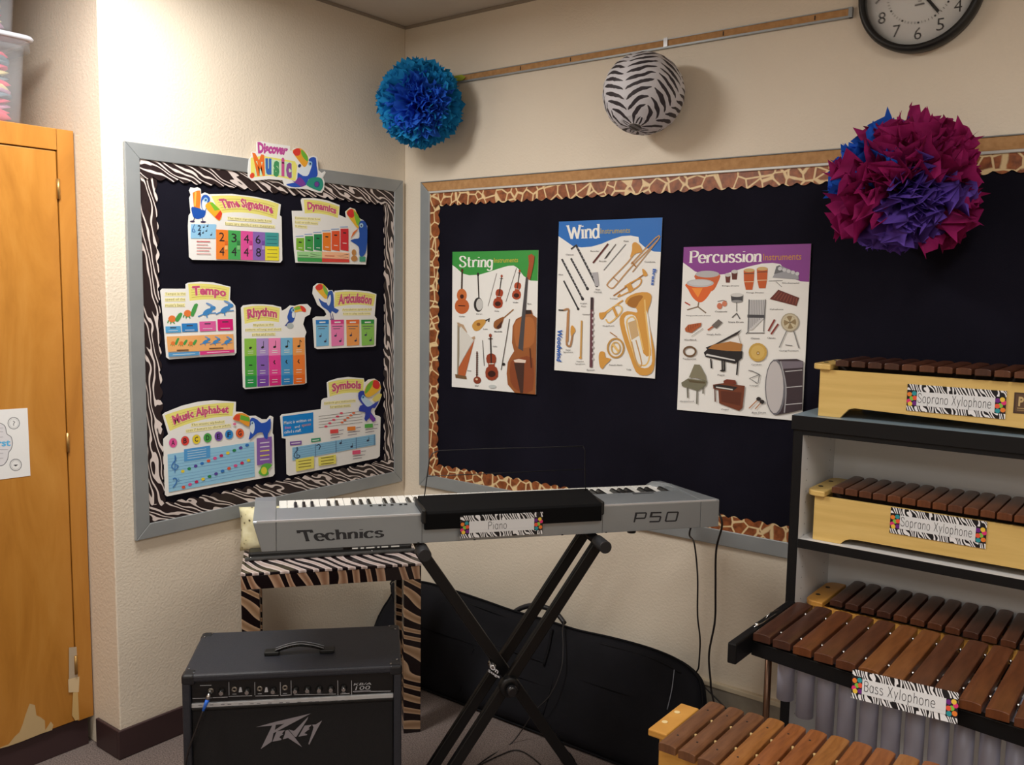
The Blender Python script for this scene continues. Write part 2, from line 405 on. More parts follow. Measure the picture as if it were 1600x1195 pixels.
    def violin(s, x1, y1, x2, y2, hw, c, dark=(60, 24, 14)):
        ax = Vector((x2-x1, y2-y1)); L = ax.length; t = ax/L; n_ = Vector((-t.y, t.x))
        W_ = [(.42, .22), (.45, .62), (.52, .78), (.6, .72), (.64, .5), (.7, .5), (.73, .82), (.82, 1), (.92, .95), (.98, .55), (1, .1)]
        P = [(x1+t.x*L*a+n_.x*hw*w, y1+t.y*L*a+n_.y*hw*w) for a, w in W_]+[(x1+t.x*L*a-n_.x*hw*w, y1+t.y*L*a-n_.y*hw*w) for a, w in W_[::-1]]
        s.poly(P, c)
        at = lambda a, b=0: (x1+t.x*L*a+n_.x*hw*b, y1+t.y*L*a+n_.y*hw*b)
        s.ell(*at(.86), hw*.62, hw*.5, dark)
        s.line([at(0), at(.66)], hw*.2, (46, 38, 36)); s.line([at(.64, -.4), at(.64, .4)], hw*.12, (230, 220, 210))
        s.ell(*at(.03), hw*.22, hw*.3, c); s.line([at(.1, -.35), at(.1, .35)], hw*.12, dark)
        return s
WA = ((0, 0, 0), (0, 1, 0), (0, 0, 1))      # left wall:  x = 0, faces +x
WB = ((0, 0, 0), (1, 0, 0), (0, 0, 1))      # back wall:  y = 0, faces -y
# ================================================================== the room
def struct(mb, name, mat=None, bevel=0):
    return tag(mb.build(name, None, mat, bevel), kind='structure')
ZC = 2.673
PX, PY = -0.0, -1.341        # corner of the left wall where it steps back beside the cabinet
struct(MB().box(-0.95, 4.2, -6.0, 0.15, -0.1, 0), 'floor', CARPET)
struct(MB().box(-0.95, 4.2, -6.0, 0.15, ZC, ZC+0.1), 'ceiling', CEIL)
struct(MB().box(-0.80, 0, PY, 0.0, 0, ZC), 'wall_left', WALL, 0.004)
struct(MB().box(-0.95, 4.2, 0, 0.12, 0, ZC), 'wall_back', WALL)
struct(MB().box(-0.95, -0.80, -6.0, 0, 0, ZC), 'wall_alcove', WALL)
struct(MB().box(4.0, 4.2, -6.0, 0, 0, ZC), 'wall_right', WALL)
struct(MB().box(-0.8, 4.0, -6.0, -5.85, 0, ZC), 'wall_front', WALL)
struct(MB().box(0.0, 0.012, PY-0.012, -0.02, 0.001, 0.1), 'baseboard_left', BASE_DARK, 0.003)
struct(MB().box(-0.14, 0.0, PY-0.012, PY, 0.001, 0.1), 'baseboard_return', BASE_DARK, 0.003)
struct(MB().box(0.013, 4.0, -0.014, 0.0, 0.001, 0.222), 'baseboard_back', BASE_GREY)
struct(MB().box(0.013, 4.0, -0.02, 0.0, 0.2225, 0.24), 'trim_1', CREAM, 0.003)
struct(MB().box(0.0, 4.0, -0.006, 0.0, ZC-0.012, ZC-0.001), 'trim_2', flat((150, 138, 124), 0.6, name='ceiling_joint'))
struct(MB().box(0.0, 0.006, PY, -0.006, ZC-0.012, ZC-0.001), 'trim_3', flat((150, 138, 124), 0.6, name='ceiling_joint'))

# ------------------------------------------------------------------ board on the left wall
def frame_rail(parent, plane, pts, c, d, name='frame_rail'):
    O, U, V = [Vector(k) for k in plane]; Nn = U.cross(V)
    mb = MB(); mb.prism(pts, 0.0005, d, lambda p, l: O+U*p[0]+V*p[1]+Nn*l)
    im = wmat(parent).inverted(); mb.v = [im @ v for v in mb.v]
    return mb.build(name, parent, c, 0.002)
def scallop(parent, plane, p0, p1, inward, width, mat, name='border_strip', n0=0.008, pitch=0.046, dip=0.011):
    """scalloped paper strip from p0 to p1 (wall metres), wavy on the inner side"""
    O, U, V = [Vector(k) for k in plane]; Nn = U.cross(V)
    d = Vector((p1[0]-p0[0], p1[1]-p0[1])); L = d.length; d /= L; mb = MB(); m = int(L/pitch*8)
    A = []; B = []
    for k in range(m+1):
        t = L*k/m; w = width - dip + dip*abs(math.sin(PI*t/pitch))*1.0
        a = (p0[0]+d.x*t, p0[1]+d.y*t); b = (a[0]+inward[0]*w, a[1]+inward[1]*w)
        lift = n0 + 0.0012*math.sin(t*9)
        A.append(O+U*a[0]+V*a[1]+Nn*n0); B.append(O+U*b[0]+V*b[1]+Nn*(lift+0.0015))
    A2 = [a-Nn*0.0008 for a in A]; B2 = [b-Nn*0.0008 for b in B]
    im = wmat(parent).inverted(); i = mb.add([im @ p for p in A+B+A2+B2]); K = m+1
    for k in range(m):
        mb.face((i+k, i+k+1, i+K+k+1, i+K+k)); mb.face((i+2*K+k, i+3*K+k, i+3*K+k+1, i+2*K+k+1)); mb.face((i+K+k, i+K+k+1, i+3*K+k+1, i+3*K+k))
    o = mb.build(name, parent, mat, at=(0, 0, 0)); return o
def board(name, label, plane, x0, x1, z0, z1, fw, topfw):
    O, U, V = [Vector(k) for k in plane]
    t = thing(name, label, 'bulletin board', O+U*(x0+x1)/2+V*z0)
    Nn = U.cross(V)
    mb = MB(); mb.mat(FABRIC); mb.prism([(x0+.01, z0+.01), (x1-.01, z0+.01), (x1-.01, z1-.01), (x0+.01, z1-.01)], 0.0003, 0.006, lambda p, l: O+U*p[0]+V*p[1]+Nn*l)
    im = wmat(t).inverted(); mb.v = [im @ v for v in mb.v]; mb.build('fabric_panel', t)
    frame_rail(t, plane, [(x0, z0), (x0+fw, z0+fw), (x0+fw, z1-topfw), (x0, z1)], ALU, 0.014)
    frame_rail(t, plane, [(x1, z0), (x1, z1), (x1-fw, z1-topfw), (x1-fw, z0+fw)], ALU, 0.014)
    frame_rail(t, plane, [(x0, z0), (x1, z0), (x1-fw, z0+fw), (x0+fw, z0+fw)], ALU, 0.014)
    return t
AX0, AX1, AZ0, AZ1 = -1.272, -0.025, 0.733, 2.033
ba = board('bulletin_board', 'grey framed black bulletin board with zebra border on the left wall', WA, AX0, AX1, AZ0, AZ1, 0.05, 0.05)
frame_rail(ba, WA, [(AX0, AZ1), (AX0+.05, AZ1-.05), (AX1-.05, AZ1-.05), (AX1, AZ1)], ALU, 0.014)
i0, i1, j0, j1 = AX0+.05, AX1-.05, AZ0+.05, AZ1-.05
scallop(ba, WA, (i0, j0), (i0, j1), (1, 0), 0.062, ZB_BORDER_V)
scallop(ba, WA, (i1, j0), (i1, j1), (-1, 0), 0.062, ZB_BORDER_V)
scallop(ba, WA, (i0, j1), (i1, j1), (0, -1), 0.062, ZB_BORDER_H, n0=0.0095)
scallop(ba, WA, (i0, j0), (i1, j0), (0, 1), 0.062, ZB_BORDER_H, n0=0.0095)
# ------------------------------------------------------------------ board on the back wall
BX0, BX1, BZ0, BZ1 = 0.103, 3.1, 0.7265, 2.0235
bb = board('bulletin_board', 'long black bulletin board with giraffe border and tan cork top strip on the back wall', WB, BX0, BX1, BZ0, BZ1, 0.053, 0.05)
frame_rail(bb, WB, [(BX0, BZ1), (BX1, BZ1), (BX1-.004, BZ1-.004), (BX0+.004, BZ1-.004)], ALU, 0.016)
frame_rail(bb, WB, [(BX0+.053, BZ1-.05), (BX0+.045, BZ1-.041), (BX1-.045, BZ1-.041), (BX1-.053, BZ1-.05)], flat((206, 206, 204), 0.4, 0.2, name='pale_aluminium'), 0.016)
frame_rail(bb, WB, [(BX0+.004, BZ1-.004), (BX1-.004, BZ1-.004), (BX1-.045, BZ1-.041), (BX0+.045, BZ1-.041)], CORK, 0.012, 'cork_strip')
i0, i1, j0, j1 = BX0+.053, BX1-.053, BZ0+.053, BZ1-.05
scallop(bb, WB, (i0, j0), (i0, j1), (1, 0), 0.055, GIRAFFE)
scallop(bb, WB, (i1, j0), (i1, j1), (-1, 0), 0.055, GIRAFFE)
scallop(bb, WB, (i0, j1), (i1, j1), (0, -1), 0.055, GIRAFFE, n0=0.0095)
scallop(bb, WB, (i0, j0), (i1, j0), (0, 1), 0.055, GIRAFFE, n0=0.0095)
# ------------------------------------------------------------------ map rail
t = thing('display_rail', 'thin tan cork display rail high on the back wall left of the clock', 'rail', (1.07, 0, 2.40))
mb = MB(); mb.mat(ALU).box(0.22, 1.863, -0.012, -0.0005, 2.404, 2.41).box(0.22, 1.863, -0.012, -0.0005, 2.431, 2.434).box(1.853, 1.864, -0.013, -0.0005, 2.404, 2.434)
mb.v = [v-Vector((1.07, 0, 2.40)) for v in mb.v]; mb.build('metal_edge', t)
mb = MB(); mb.box(0.221, 1.853, -0.009, -0.0006, 2.41, 2.431); mb.v = [v-Vector((1.07, 0, 2.40)) for v in mb.v]; mb.build('cork_strip', t, CORK)
mb = MB(); mb.box(1.235-1.07, 1.25-1.07, -0.014, -0.0125, 0.008, 0.038); mb.build('clip', t, CHROME)
for x in (0.85, 0.62, 1.45, 1.75):
    mb = MB(); mb.box(x-1.07, x-1.067, -0.0105, -0.009, 0.014, 0.027); mb.build('pin_mark', t, INK)
mb = MB(); mb.mat(flat((178, 190, 60), 0.6)).prism([(0.27, 2.41), (0.335, 2.41), (0.35, 2.421), (0.33, 2.432), (0.27, 2.432)], -0.0155, -0.0145, lambda p, l: Vector((p[0], l, p[1])))
tag(mb.build('paper_scrap'), 'small yellow-green paper scrap on the rail beside the blue paper flower', 'paper')

# ------------------------------------------------------------------ cards on the left board
def bird(a, x, y, k, flip=1, beak=0, body_rot=0, lean=0):
    """toucan-like bird: head centre (x, y), size k; beak angle in degrees (0 = towards flip side)"""
    b = math.radians(beak)
    def R(u, v): return (x+flip*(u*math.cos(b)-v*math.sin(b))*k, y+(u*math.sin(b)+v*math.cos(b))*k)
    blue = (38, 84, 176); red = (226, 60, 48); gr = (128, 188, 66); ye = (242, 186, 60)
    a.poly([(x+flip*p[0]*k, y+p[1]*k) for p in [(-.55, -.2), (-.2, -.6), (.3, -.5), (.45, 0), (.5, .9), (.3, 1.8), (-.1, 2.3), (-.7, 2.1), (-1.0, 1.3), (-.8, .5)]], blue, 3)
    a.poly([(x+flip*p[0]*k, y+p[1]*k) for p in [(.0, .3), (.35, .3), (.45, .9), (.3, 1.4), (-.05, 1.3), (-.15, .7)]], (232, 238, 244), 3)
    a.poly([(x+flip*p[0]*k, y+p[1]*k) for p in [(-.7, 1.9), (-.2, 2.2), (-.9, 3.0), (-1.5, 2.9)]], (44, 70, 150))
    a.poly([R(*p) for p in [(.2, -.42), (1.1, -.75), (2.0, -.55), (2.5, .1), (2.35, .65), (1.5, .35), (.3, .4)]], ye, 3)
    a.poly([R(*p) for p in [(.35, -.35), (1.1, -.62), (1.55, -.5), (1.6, -.1), (.4, .02)]], gr, 3)
    a.poly([R(*p) for p in [(1.5, -.6), (2.0, -.52), (2.48, .1), (2.33, .62), (1.75, .35)]], red, 3)
    a.ell(x+flip*.05*k, y-.05*k, .34*k, .36*k, (150, 200, 236)); a.ell(x+flip*.1*k, y-.05*k, .13*k, .15*k, (24, 34, 60))
def banner(a, quad, bow, txt, tq=None, c=(206, 84, 128)):
    tl, tr, br, bl = quad
    def side(p, q, s, n=8): return [(p[0]+(q[0]-p[0])*k/n, p[1]+(q[1]-p[1])*k/n - s*(1-(2*k/n-1)**2)) for k in range(n+1)]
    a.poly(side(tl, tr, bow)+side(br, bl, bow), (240, 232, 130))
    f = lambda p, s, t: None
    mix = lambda u, v: ((tl[0]*(1-u)+tr[0]*u)*(1-v)+(bl[0]*(1-u)+br[0]*u)*v, (tl[1]*(1-u)+tr[1]*u)*(1-v)+(bl[1]*(1-u)+br[1]*u)*v)
    for v in (.2, .35, .5, .65, .8):
        p, q = mix(.06, v), mix(.94, v); a.line(side(p, q, bow), (bl[1]-tl[1])*.025, (198, 180, 70))
    q = [mix(.09, .12), mix(.93, .12), mix(.93, .88), mix(.09, .88)]
    a.text(txt, [(x-1.2, y+1.2) for x, y in q], (252, 236, 190), 0.075, bow)
    a.text(txt, q, c, 0.045, bow)
    q2 = [mix(.09, .5), mix(.93, .5), mix(.93, .88), mix(.09, .88)]
def tx(a, txt, x0, y0, x1, y1, h, c=(140, 132, 60), bold=0.0, hl=None):
    if hl: a.poly([(x0-3, y0-h-2), (x1+3, y1-h-2), (x1+3, y1+3), (x0-3, y0+3)], hl)
    a.text(txt, [(x0, y0-h), (x1, y1-h), (x1, y1), (x0, y0)], c, bold)
def card(crop): return Art((0.012, 0, 0), (0, 1, 0), (0, 0, 1), crop, 0.0)
YH = (246, 240, 184)
# time signature
a = card((280, 280, 8.535))
a.card([(125,480),(150,450),(138,330),(130,250),(150,210),(128,150),(150,108),(200,118),(240,105),(285,130),(290,200),(340,175),(395,200),(440,198),(700,195),(1000,232),(1200,275),(1352,335),(1338,480),(1362,500),(1372,1080),(1345,1112),(1200,1106),(700,1084),(170,1074),(130,1040),(115,620)], WHITE)
banner(a, [(425,225),(1325,330),(1295,535),(540,455)], 46, 'Time Signature')
a.poly([(175,180),(240,150),(275,150),(285,230),(270,390),(190,370)], (238,134,46)); a.line([(215,170),(205,360)], 22, (246,196,90))
a.poly([(165,370),(270,390),(300,410),(350,420),(330,500),(250,530),(190,510),(165,440)], (26,84,180), 3)
a.poly([(285,300),(300,230),(350,205),(400,240),(405,290),(380,320),(350,420),(300,400)], (42,96,190), 3)
a.poly([(300,300),(330,260),(370,270),(345,410),(305,390)], (232,240,248), 3); a.ell(348,275,30,32,(160,206,240)); a.ell(350,278,12,14,(30,60,120))
a.poly([(345,370),(380,310),(440,310),(540,410),(568,470),(530,555),(440,480)], (240,180,50), 3)
a.poly([(400,315),(440,308),(540,405),(470,420)], (126,196,50)); a.poly([(545,415),(570,460),(530,550),(470,505)], (230,66,42))
a.line([(200,510),(185,560)], 10, (50,50,90)); a.line([(300,510),(310,560)], 10, (50,50,90)); a.ell(170,562,32,12,(60,50,90)); a.ell(315,568,36,12,(60,50,90))
tx(a, 'The time signature tells how', 640,540,1225,580,38, hl=YH); tx(a, 'beats are divided into measures.', 610,608,1270,652,38, hl=YH)
a.rect(150,600,480,790,(150,204,240)); a.poly([(150,600),(490,604),(472,790),(146,780)], (150,204,240))
for x, y in ((320,640),(370,625),(355,690),(310,715),(420,742)): a.notehead(x, y, 11, (30,40,60)); a.line([(x+9,y),(x+9,y-32)], 4, (30,40,60))
a.line([(200,600),(165,690),(205,700),(185,660)], 9, (60,110,180), 4); a.text('2', [(240,610),(285,612),(285,690),(240,688)], (40,60,90), .02); a.text('4', [(240,695),(285,697),(285,760),(240,760)], (40,60,90), .02)
for k, (y, w) in enumerate(((828,180),(870,150),(910,190),(950,170),(992,190))): a.line([(225,y),(225+w,y+4)], 10, (222,150,150) if k else (210,60,70))
cols = [(484,(242,134,46)),(645,(72,170,90)),(812,(226,84,160)),(975,(140,106,186)),(1138,(66,158,158)),(1320,None)]
def yt(x): return 668+(x-484)*0.06
def yb(x): return 1064+(x-484)*0.03
for (x0, c), (x1, _) in zip(cols, cols[1:]):
    if x0 != 1138: a.poly([(x0,yt(x0)),(x1,yt(x1)),(x1,yb(x1)),(x0,yb(x0))], c)
a.poly([(1138,707),(1320,716),(1318,898),(1138,890)], (66,158,158)); a.poly([(1138,894),(1322,900),(1322,1086),(1138,1080)], (240,228,50))
for y in (760,800,855): a.line([(1160,y),(1295,y+4)], 9, (40,110,120))
for y in (938,988,1035): a.line([(1165,y),(1300,y+4)], 10, (150,140,60))
for d, x0, y0 in (('2',525,708),('3',688,722),('4',852,735),('6',1008,742)): a.text(d, [(x0,y0),(x0+70,y0+4),(x0+70,y0+120),(x0,y0+116)], (44,38,44), 0.0)
for d, x0, y0 in (('4',528,900),('4',690,905),('4',852,912),('8',1015,915)): a.text(d, [(x0,y0),(x0+66,y0+4),(x0+66,y0+118),(x0,y0+114)], (44,38,44), 0.0)
for x, c in ((598,(226,110,40)),(762,(50,130,70)),(925,(200,60,140)),(1092,(120,80,170))): a.rect(x,820,x+38,876,c); a.rect(x,884,x+38,940,(250,190,120) if x<600 else (130,200,130) if x<800 else (240,150,200) if x<1000 else (180,160,220))
tag(a.done('poster_card'), 'Time Signature music card, top left card on the zebra bordered board', 'card', 'music theory cards')
# dynamics
a = card((400, 200, 3.985))
a.card([(222,515),(290,515),(278,450),(285,437),(360,436),(440,450),(520,480),(516,540),(560,560),(555,520),(585,495),(615,505),(640,560),(668,575),(692,610),(690,790),(683,850),(245,838),(236,760)], WHITE)
banner(a, [(296,446),(517,490),(508,560),(302,532)], 12, 'Dynamics')
for k, (t_, w) in enumerate((('Dynamics show how',155),('loud or soft music',140),('is played.',72))): tx(a, t_, 242,568+k*24,242+w,577+k*24,15, hl=YH)
hs = [(684,(130,186,60)),(672,(66,160,74)),(660,(30,138,84)),(650,(238,130,40)),(640,(232,92,48)),(626,(214,48,58))]
for k, (y, c) in enumerate(hs):
    x = 248+k*55; a.poly([(x,y+1),(x+50,y),(x+50,766),(x,758)], c); a.line([(x+16,y+26),(x+34,y+28)], 8, (30,40,40)); a.line([(x-4,y-10),(x+46,y-12)], 4, (120,160,220)); a.line([(x+14,y+90 if y+90<750 else 745),(x+38,y+92 if y+90<750 else 747)], 4, (240,240,230))
a.poly([(252,768),(408,770),(408,808),(254,804)], (160,214,150)); a.poly([(408,770),(578,776),(578,816),(408,808)], (250,190,150))
a.poly([(254,806),(408,811),(408,834),(256,830)], (60,160,80)); a.poly([(408,811),(578,818),(578,836),(408,834)], (222,70,60))
a.line([(335,783),(402,794),(335,800)], 3, (50,60,50)); a.line([(572,786),(498,796),(572,806)], 3, (80,50,50)); a.line([(262,792),(322,794)], 6, (90,150,90)); a.line([(425,795),(485,797)], 6, (210,120,90))
a.poly([(560,530),(580,505),(610,510),(640,560),(648,600),(632,625),(600,590)], (240,190,60), 3); a.poly([(562,535),(578,508),(600,508),(608,545),(590,560)], (222,54,50), 3); a.poly([(605,515),(645,570),(640,610),(620,590)], (128,190,60), 3)
a.poly([(585,690),(625,640),(632,625),(600,650)], (226,120,60))
a.poly([(636,600),(655,575),(680,590),(690,640),(684,760),(660,800),(640,790),(636,740),(600,712),(585,700),(610,690),(640,680)], (36,86,178), 3); a.ell(652,606,12,14,(180,214,240)); a.ell(652,608,5,6,(30,40,90))
a.ell(606,775,14,20,(196,140,80)); a.ell(608,812,20,18,(196,140,80)); a.rect(640,800,678,832,(70,160,130))
tag(a.done('poster_card'), 'Dynamics music card with green to red bars, top right card on the zebra board', 'card', 'music theory cards')
# tempo
a = card((230, 420, 5.433))
a.card([(110,185),(125,168),(325,168),(325,130),(345,118),(450,108),(560,115),(705,152),(700,260),(745,310),(750,350),(755,710),(740,732),(460,748),(185,768),(160,750),(140,500)], WHITE)
banner(a, [(345,128),(698,158),(686,275),(358,272)], 14, 'Tempo')
for k, (t_, w) in enumerate((('Tempo is the',172),('speed of the',168),('music\'s beat.',165))): tx(a, t_, 150,228+k*47,150+w,226+k*47,26, hl=YH)
def turtle(x, y, k, up=0):
    a.ell(x, y, 32*k, 30*k, (232,126,60)); a.poly([(x+24*k,y+6*k),(x+58*k,y-48*k-up),(x+86*k,y-50*k-up),(x+82*k,y-24*k-up),(x+50*k,y+24*k)], (72,160,80), 2)
    a.line([(x-30*k,y+12*k),(x-38*k,y+34*k)], 9*k, (72,160,80)); a.line([(x+10*k,y+25*k),(x+22*k,y+40*k)], 9*k, (72,160,80)); a.line([(x-10*k,y+25*k),(x-14*k,y+42*k)], 9*k, (72,160,80))
def rabbit(x, y, k):
    a.ell(x, y, 46*k, 24*k, (66,140,206), -30); a.ell(x+44*k, y-34*k, 24*k, 18*k, (66,140,206)); a.ell(x+16*k, y-62*k, 34*k, 9*k, (120,160,214), 25)
    a.line([(x-36*k,y+20*k),(x-82*k,y+40*k)], 10*k, (66,140,206)); a.line([(x+20*k,y+12*k),(x+70*k,y+8*k)], 9*k, (90,150,210)); a.line([(x-10*k,y+20*k),(x-4*k,y+50*k)], 10*k, (66,140,206))
turtle(208,425,1.0); turtle(340,378,1.0,30); rabbit(510,365,1.0); rabbit(660,345,1.0)
a.poly([(150,488),(280,484),(284,538),(154,543)], (86,170,224)); a.poly([(288,464),(422,460),(426,530),(292,534)], (44,132,206)); a.poly([(438,448),(578,442),(580,524),(442,530)], (226,96,166)); a.poly([(592,428),(722,424),(726,520),(596,524)], (220,26,122))
for x, y in ((216,500),(356,482),(508,466),(658,450)): a.line([(x-26,y),(x+26,y-1)], 9, (60,60,80))
for x, y in ((216,525),(356,520),(508,508),(658,505)): a.line([(x-40,y),(x+40,y-2)], 5, (230,230,240))
a.poly([(160,574),(726,552),(732,686),(172,704)], (244,180,112))
for x in (215,285,365): turtle(x,632,0.6,14 if x == 215 else 0)
for x in (490,575,672): rabbit(x,618,0.6)
a.line([(245,690),(345,687)], 8, (90,60,40)); a.line([(520,675),(640,670)], 8, (90,60,40))
a.poly([(172,712),(436,702),(438,732),(176,744)], (90,160,214)); a.poly([(440,700),(732,684),(734,708),(442,730)], (220,60,136)); a.line([(210,728),(400,718)], 5, (210,230,240)); a.line([(500,710),(690,700)], 5, (250,210,230))
tag(a.done('poster_card'), 'Tempo music card with turtles and blue rabbits, left card of the middle row', 'card', 'music theory cards')
# rhythm
a = card((370, 430, 6.288))
a.card([(40,320),(60,296),(150,284),(260,284),(350,292),(432,312),(440,350),(480,330),(520,296),(570,300),(620,285),(690,282),(728,320),(715,385),(668,410),(650,480),(682,560),(668,600),(684,1055),(660,1070),(80,1118),(60,1100),(52,900),(46,460)], WHITE)
banner(a, [(62,318),(420,322),(412,462),(76,478)], 22, 'Rhythm')
for k, (t_, x, w) in enumerate((('Rhythm is the',158,200),('pattern of long and short',82,350),('notes and rests.',148,225))): tx(a, t_, x,505+k*45,x+w,499+k*45,26, hl=YH)
bird(a, 545, 345, 52, 1, -8)
a.ell(520,495,34,28,(180,190,190))
cs = [((146,200,80),(76,170,64),(40,150,76)),((176,150,212),(136,96,186),(116,66,166)),((244,140,192),(230,66,150),(214,40,126)),((122,188,226),(70,150,206),(40,130,196)),((240,160,84),(238,128,52),(232,110,30))]
for k, (c1, c2, c3) in enumerate(cs):
    x0 = 70+k*118; x1 = x0+118; f_ = lambda x, y: y-(x-70)*0.02
    a.poly([(x0,f_(x0,622)),(x1,f_(x1,622)),(x1+1,f_(x1,795)),(x0+3,f_(x0,795))], c1)
    a.poly([(x0+3,f_(x0,795)),(x1+1,f_(x1,790)),(x1+4,f_(x1,990)),(x0+8,f_(x0,990))], c2)
    a.poly([(x0+8,f_(x0,990)),(x1+4,f_(x1,985)),(x1+4,1102-(x1-70)*0.07),(x0+10,1102-(x0-70)*0.07)], c3)
    a.notehead(x0+60, 712-k*4, 13, (30,40,30)); 
    if k: a.line([(x0+70,712-k*4),(x0+70,650-k*4)], 5, (30,30,30))
    if k > 2: a.line([(x0+70,650-k*4),(x0+88,672-k*4)], 6, (30,30,30))
    a.line([(x0+45,882),(x0+78,882)] if k < 2 else [(x0+62,842-k*4),(x0+52,862-k*4),(x0+66,880-k*4)], 10, (30,30,30))
    for y in (745,765,940,965,1030,1055): a.line([(x0+34,y-k*3),(x0+88,y-2-k*3)], 5, (235,240,235))
tag(a.done('poster_card'), 'Rhythm music card with five coloured columns, centre of the zebra board', 'card', 'music theory cards')
# articulation
a = card((370, 430, 6.288))
a.card([(742,180),(750,110),(790,78),(840,82),(890,130),(900,148),(935,145),(955,175),(960,152),(1060,144),(1200,148),(1300,160),(1370,185),(1352,400),(1372,425),(1362,690),(1340,700),(790,725),(762,712),(744,425),(775,405),(860,405),(880,385),(860,345),(790,290),(770,240)], WHITE)
banner(a, [(962,168),(1362,190),(1340,302),(958,312)], 18, 'Articulation')
tx(a, 'Articulation symbols tell', 1035,352,1320,348,24, hl=YH); tx(a, 'how to play each note.', 1042,392,1310,388,24, hl=YH)
a.poly([(768,120),(800,86),(850,90),(890,150),(888,210),(868,232),(800,170)], (238,184,56), 3); a.poly([(768,120),(800,88),(835,94),(840,130),(800,150)], (222,60,50), 3); a.poly([(845,92),(892,160),(886,205),(850,150)], (124,186,70), 3)
a.poly([(895,165),(930,150),(945,190),(950,260),(955,320),(1000,340),(970,375),(930,350),(920,380),(895,350),(870,330),(830,300),(800,225),(830,250),(880,270),(885,220)], (40,86,172), 2); a.poly([(890,230),(915,190),(920,250),(900,300),(880,270)], (226,234,242), 3)
a.line([(915,375),(925,425)], 9, (120,110,150)); a.line([(935,375),(945,430)], 9, (120,110,150)); a.ell(932,432,22,8,(120,110,150))
for k, (x, c1, c2) in enumerate(((772,(30,128,206),(120,190,232)),(920,(220,60,140),(240,130,186)),(1070,(232,110,50),(240,160,84)),(1216,(44,150,64),(140,200,90)))):
    a.poly([(x,440-k),(x+128,437-k),(x+128,690-k*3),(x+6,700-k*3)], c2); a.poly([(x,440-k),(x+128,437-k),(x+128,478-k),(x+2,482-k)], c1)
    a.line([(x+35,462),(x+95,460)], 12, (240,240,240)); a.line([(x+14,502),(x+114,500)], 7, (90,90,100)); a.line([(x+24,525),(x+90,524)], 7, (90,90,100))
    for u, v in ((45,598),(92,650)): a.notehead(x+u, v-k*4, 11, (60,60,90)); a.line([(x+u+9,v-k*4),(x+u+9,v-28-k*4)], 4, (60,60,90))
tag(a.done('poster_card'), 'Articulation music card with four coloured columns, right card of the middle row', 'card', 'music theory cards')
# music alphabet
a = card((200, 600, 4.78))
a.card([(256,230),(275,212),(400,162),(520,132),(640,120),(805,132),(803,205),(850,208),(905,238),(950,235),(1000,262),(1035,262),(1060,235),(1084,245),(1078,365),(1086,380),(1094,670),(1080,688),(700,756),(290,838),(275,826),(268,600),(262,410),(300,375)], WHITE)
banner(a, [(272,232),(790,140),(778,238),(310,350)], 26, 'Music Alphabet')
tx(a, 'The music alphabet', 470,318,718,292,22, hl=YH); tx(a, 'uses 7 letters to show pitch.', 432,362,765,318,22, hl=YH)
for (x, y, c, l) in ((334,438,(232,88,160),'A'),(424,423,(226,72,62),'B'),(508,412,(240,216,56),'C'),(592,401,(76,168,74),'D'),(674,389,(118,76,170),'E'),(752,376,(44,140,214),'F'),(832,366,(234,104,54),'G')):
    a.ell(x,y,33,38,(200,200,204)); a.ell(x,y,30,35,c); a.text(l, [(x-13,y-18),(x+13,y-21),(x+13,y+17),(x-13,y+20)], (40,30,50), .02)
a.poly([(292,524),(938,430),(944,690),(302,806)], (150,206,238))
for v in range(5):
    a.line([(298,560+v*22),(940,470+v*22)], 2, (110,160,210)); a.line([(300,690+v*22),(940,580+v*20)], 2, (110,160,210))
a.poly([(414,486),(610,458),(610,548),(416,578)], (84,160,222))
for y in (502,520,538,556): a.line([(440,y),(580,y-20)], 5, (190,220,240))
NC = [(228,92,60),(226,84,150),(200,40,90),(240,216,60),(40,140,84),(90,70,160),(50,120,200)]
for k in range(11): a.ell(405+k*48, 650-k*19.5, 14, 11, NC[(k+3) % 7], -12)
for k in range(11): a.ell(410+k*48.5, 768-k*20, 14, 11, NC[k % 7], -12)
a.line([(345,530),(352,560),(330,590),(322,620),(350,636),(370,610),(345,600)], 7, (60,120,190), 4); a.line([(345,530),(345,660)], 5, (60,120,190))
a.line([(330,710),(345,700),(360,715),(350,745),(330,770)], 8, (60,120,190), 4); a.ell(372,708,4,4,(60,120,190)); a.ell(374,724,4,4,(60,120,190))
a.poly([(955,404),(1068,390),(1070,588),(958,605)], (136,96,180))
for y, c in ((440,(220,210,230)),(470,(220,210,230)),(500,(236,226,90)),(535,(236,226,90)),(565,(220,210,230))): a.line([(980,y),(1050,y-8)], 8, c)
a.poly([(978,640),(1000,600),(1040,590),(1070,605),(1040,640),(1045,670),(1010,685),(970,665)], (96,180,70), 3); a.ell(1010,645,22,28,(228,222,70))
a.poly([(905,270),(925,250),(960,265),(990,290),(1030,280),(1058,255),(1060,330),(1040,370),(1035,410),(1010,395),(1000,360),(960,365),(920,400),(895,412),(910,350)], (36,84,190), 2)
a.poly([(912,300),(935,285),(940,330),(925,370),(905,340)], (220,232,244), 3); a.ell(922,288,13,13,(180,214,240)); a.ell(922,290,5,6,(20,30,70))
a.poly([(778,262),(800,225),(850,215),(900,245),(903,290),(890,315),(830,280)], (238,160,50), 3); a.poly([(778,262),(800,226),(832,226),(826,275)], (226,76,50)); a.poly([(834,228),(900,248),(903,280),(830,264)], (104,180,60)); a.ell(790,297,12,10,(230,120,160))
tag(a.done('poster_card'), 'Music Alphabet card with seven lettered dots, bottom left card on the zebra board', 'card', 'music theory cards')
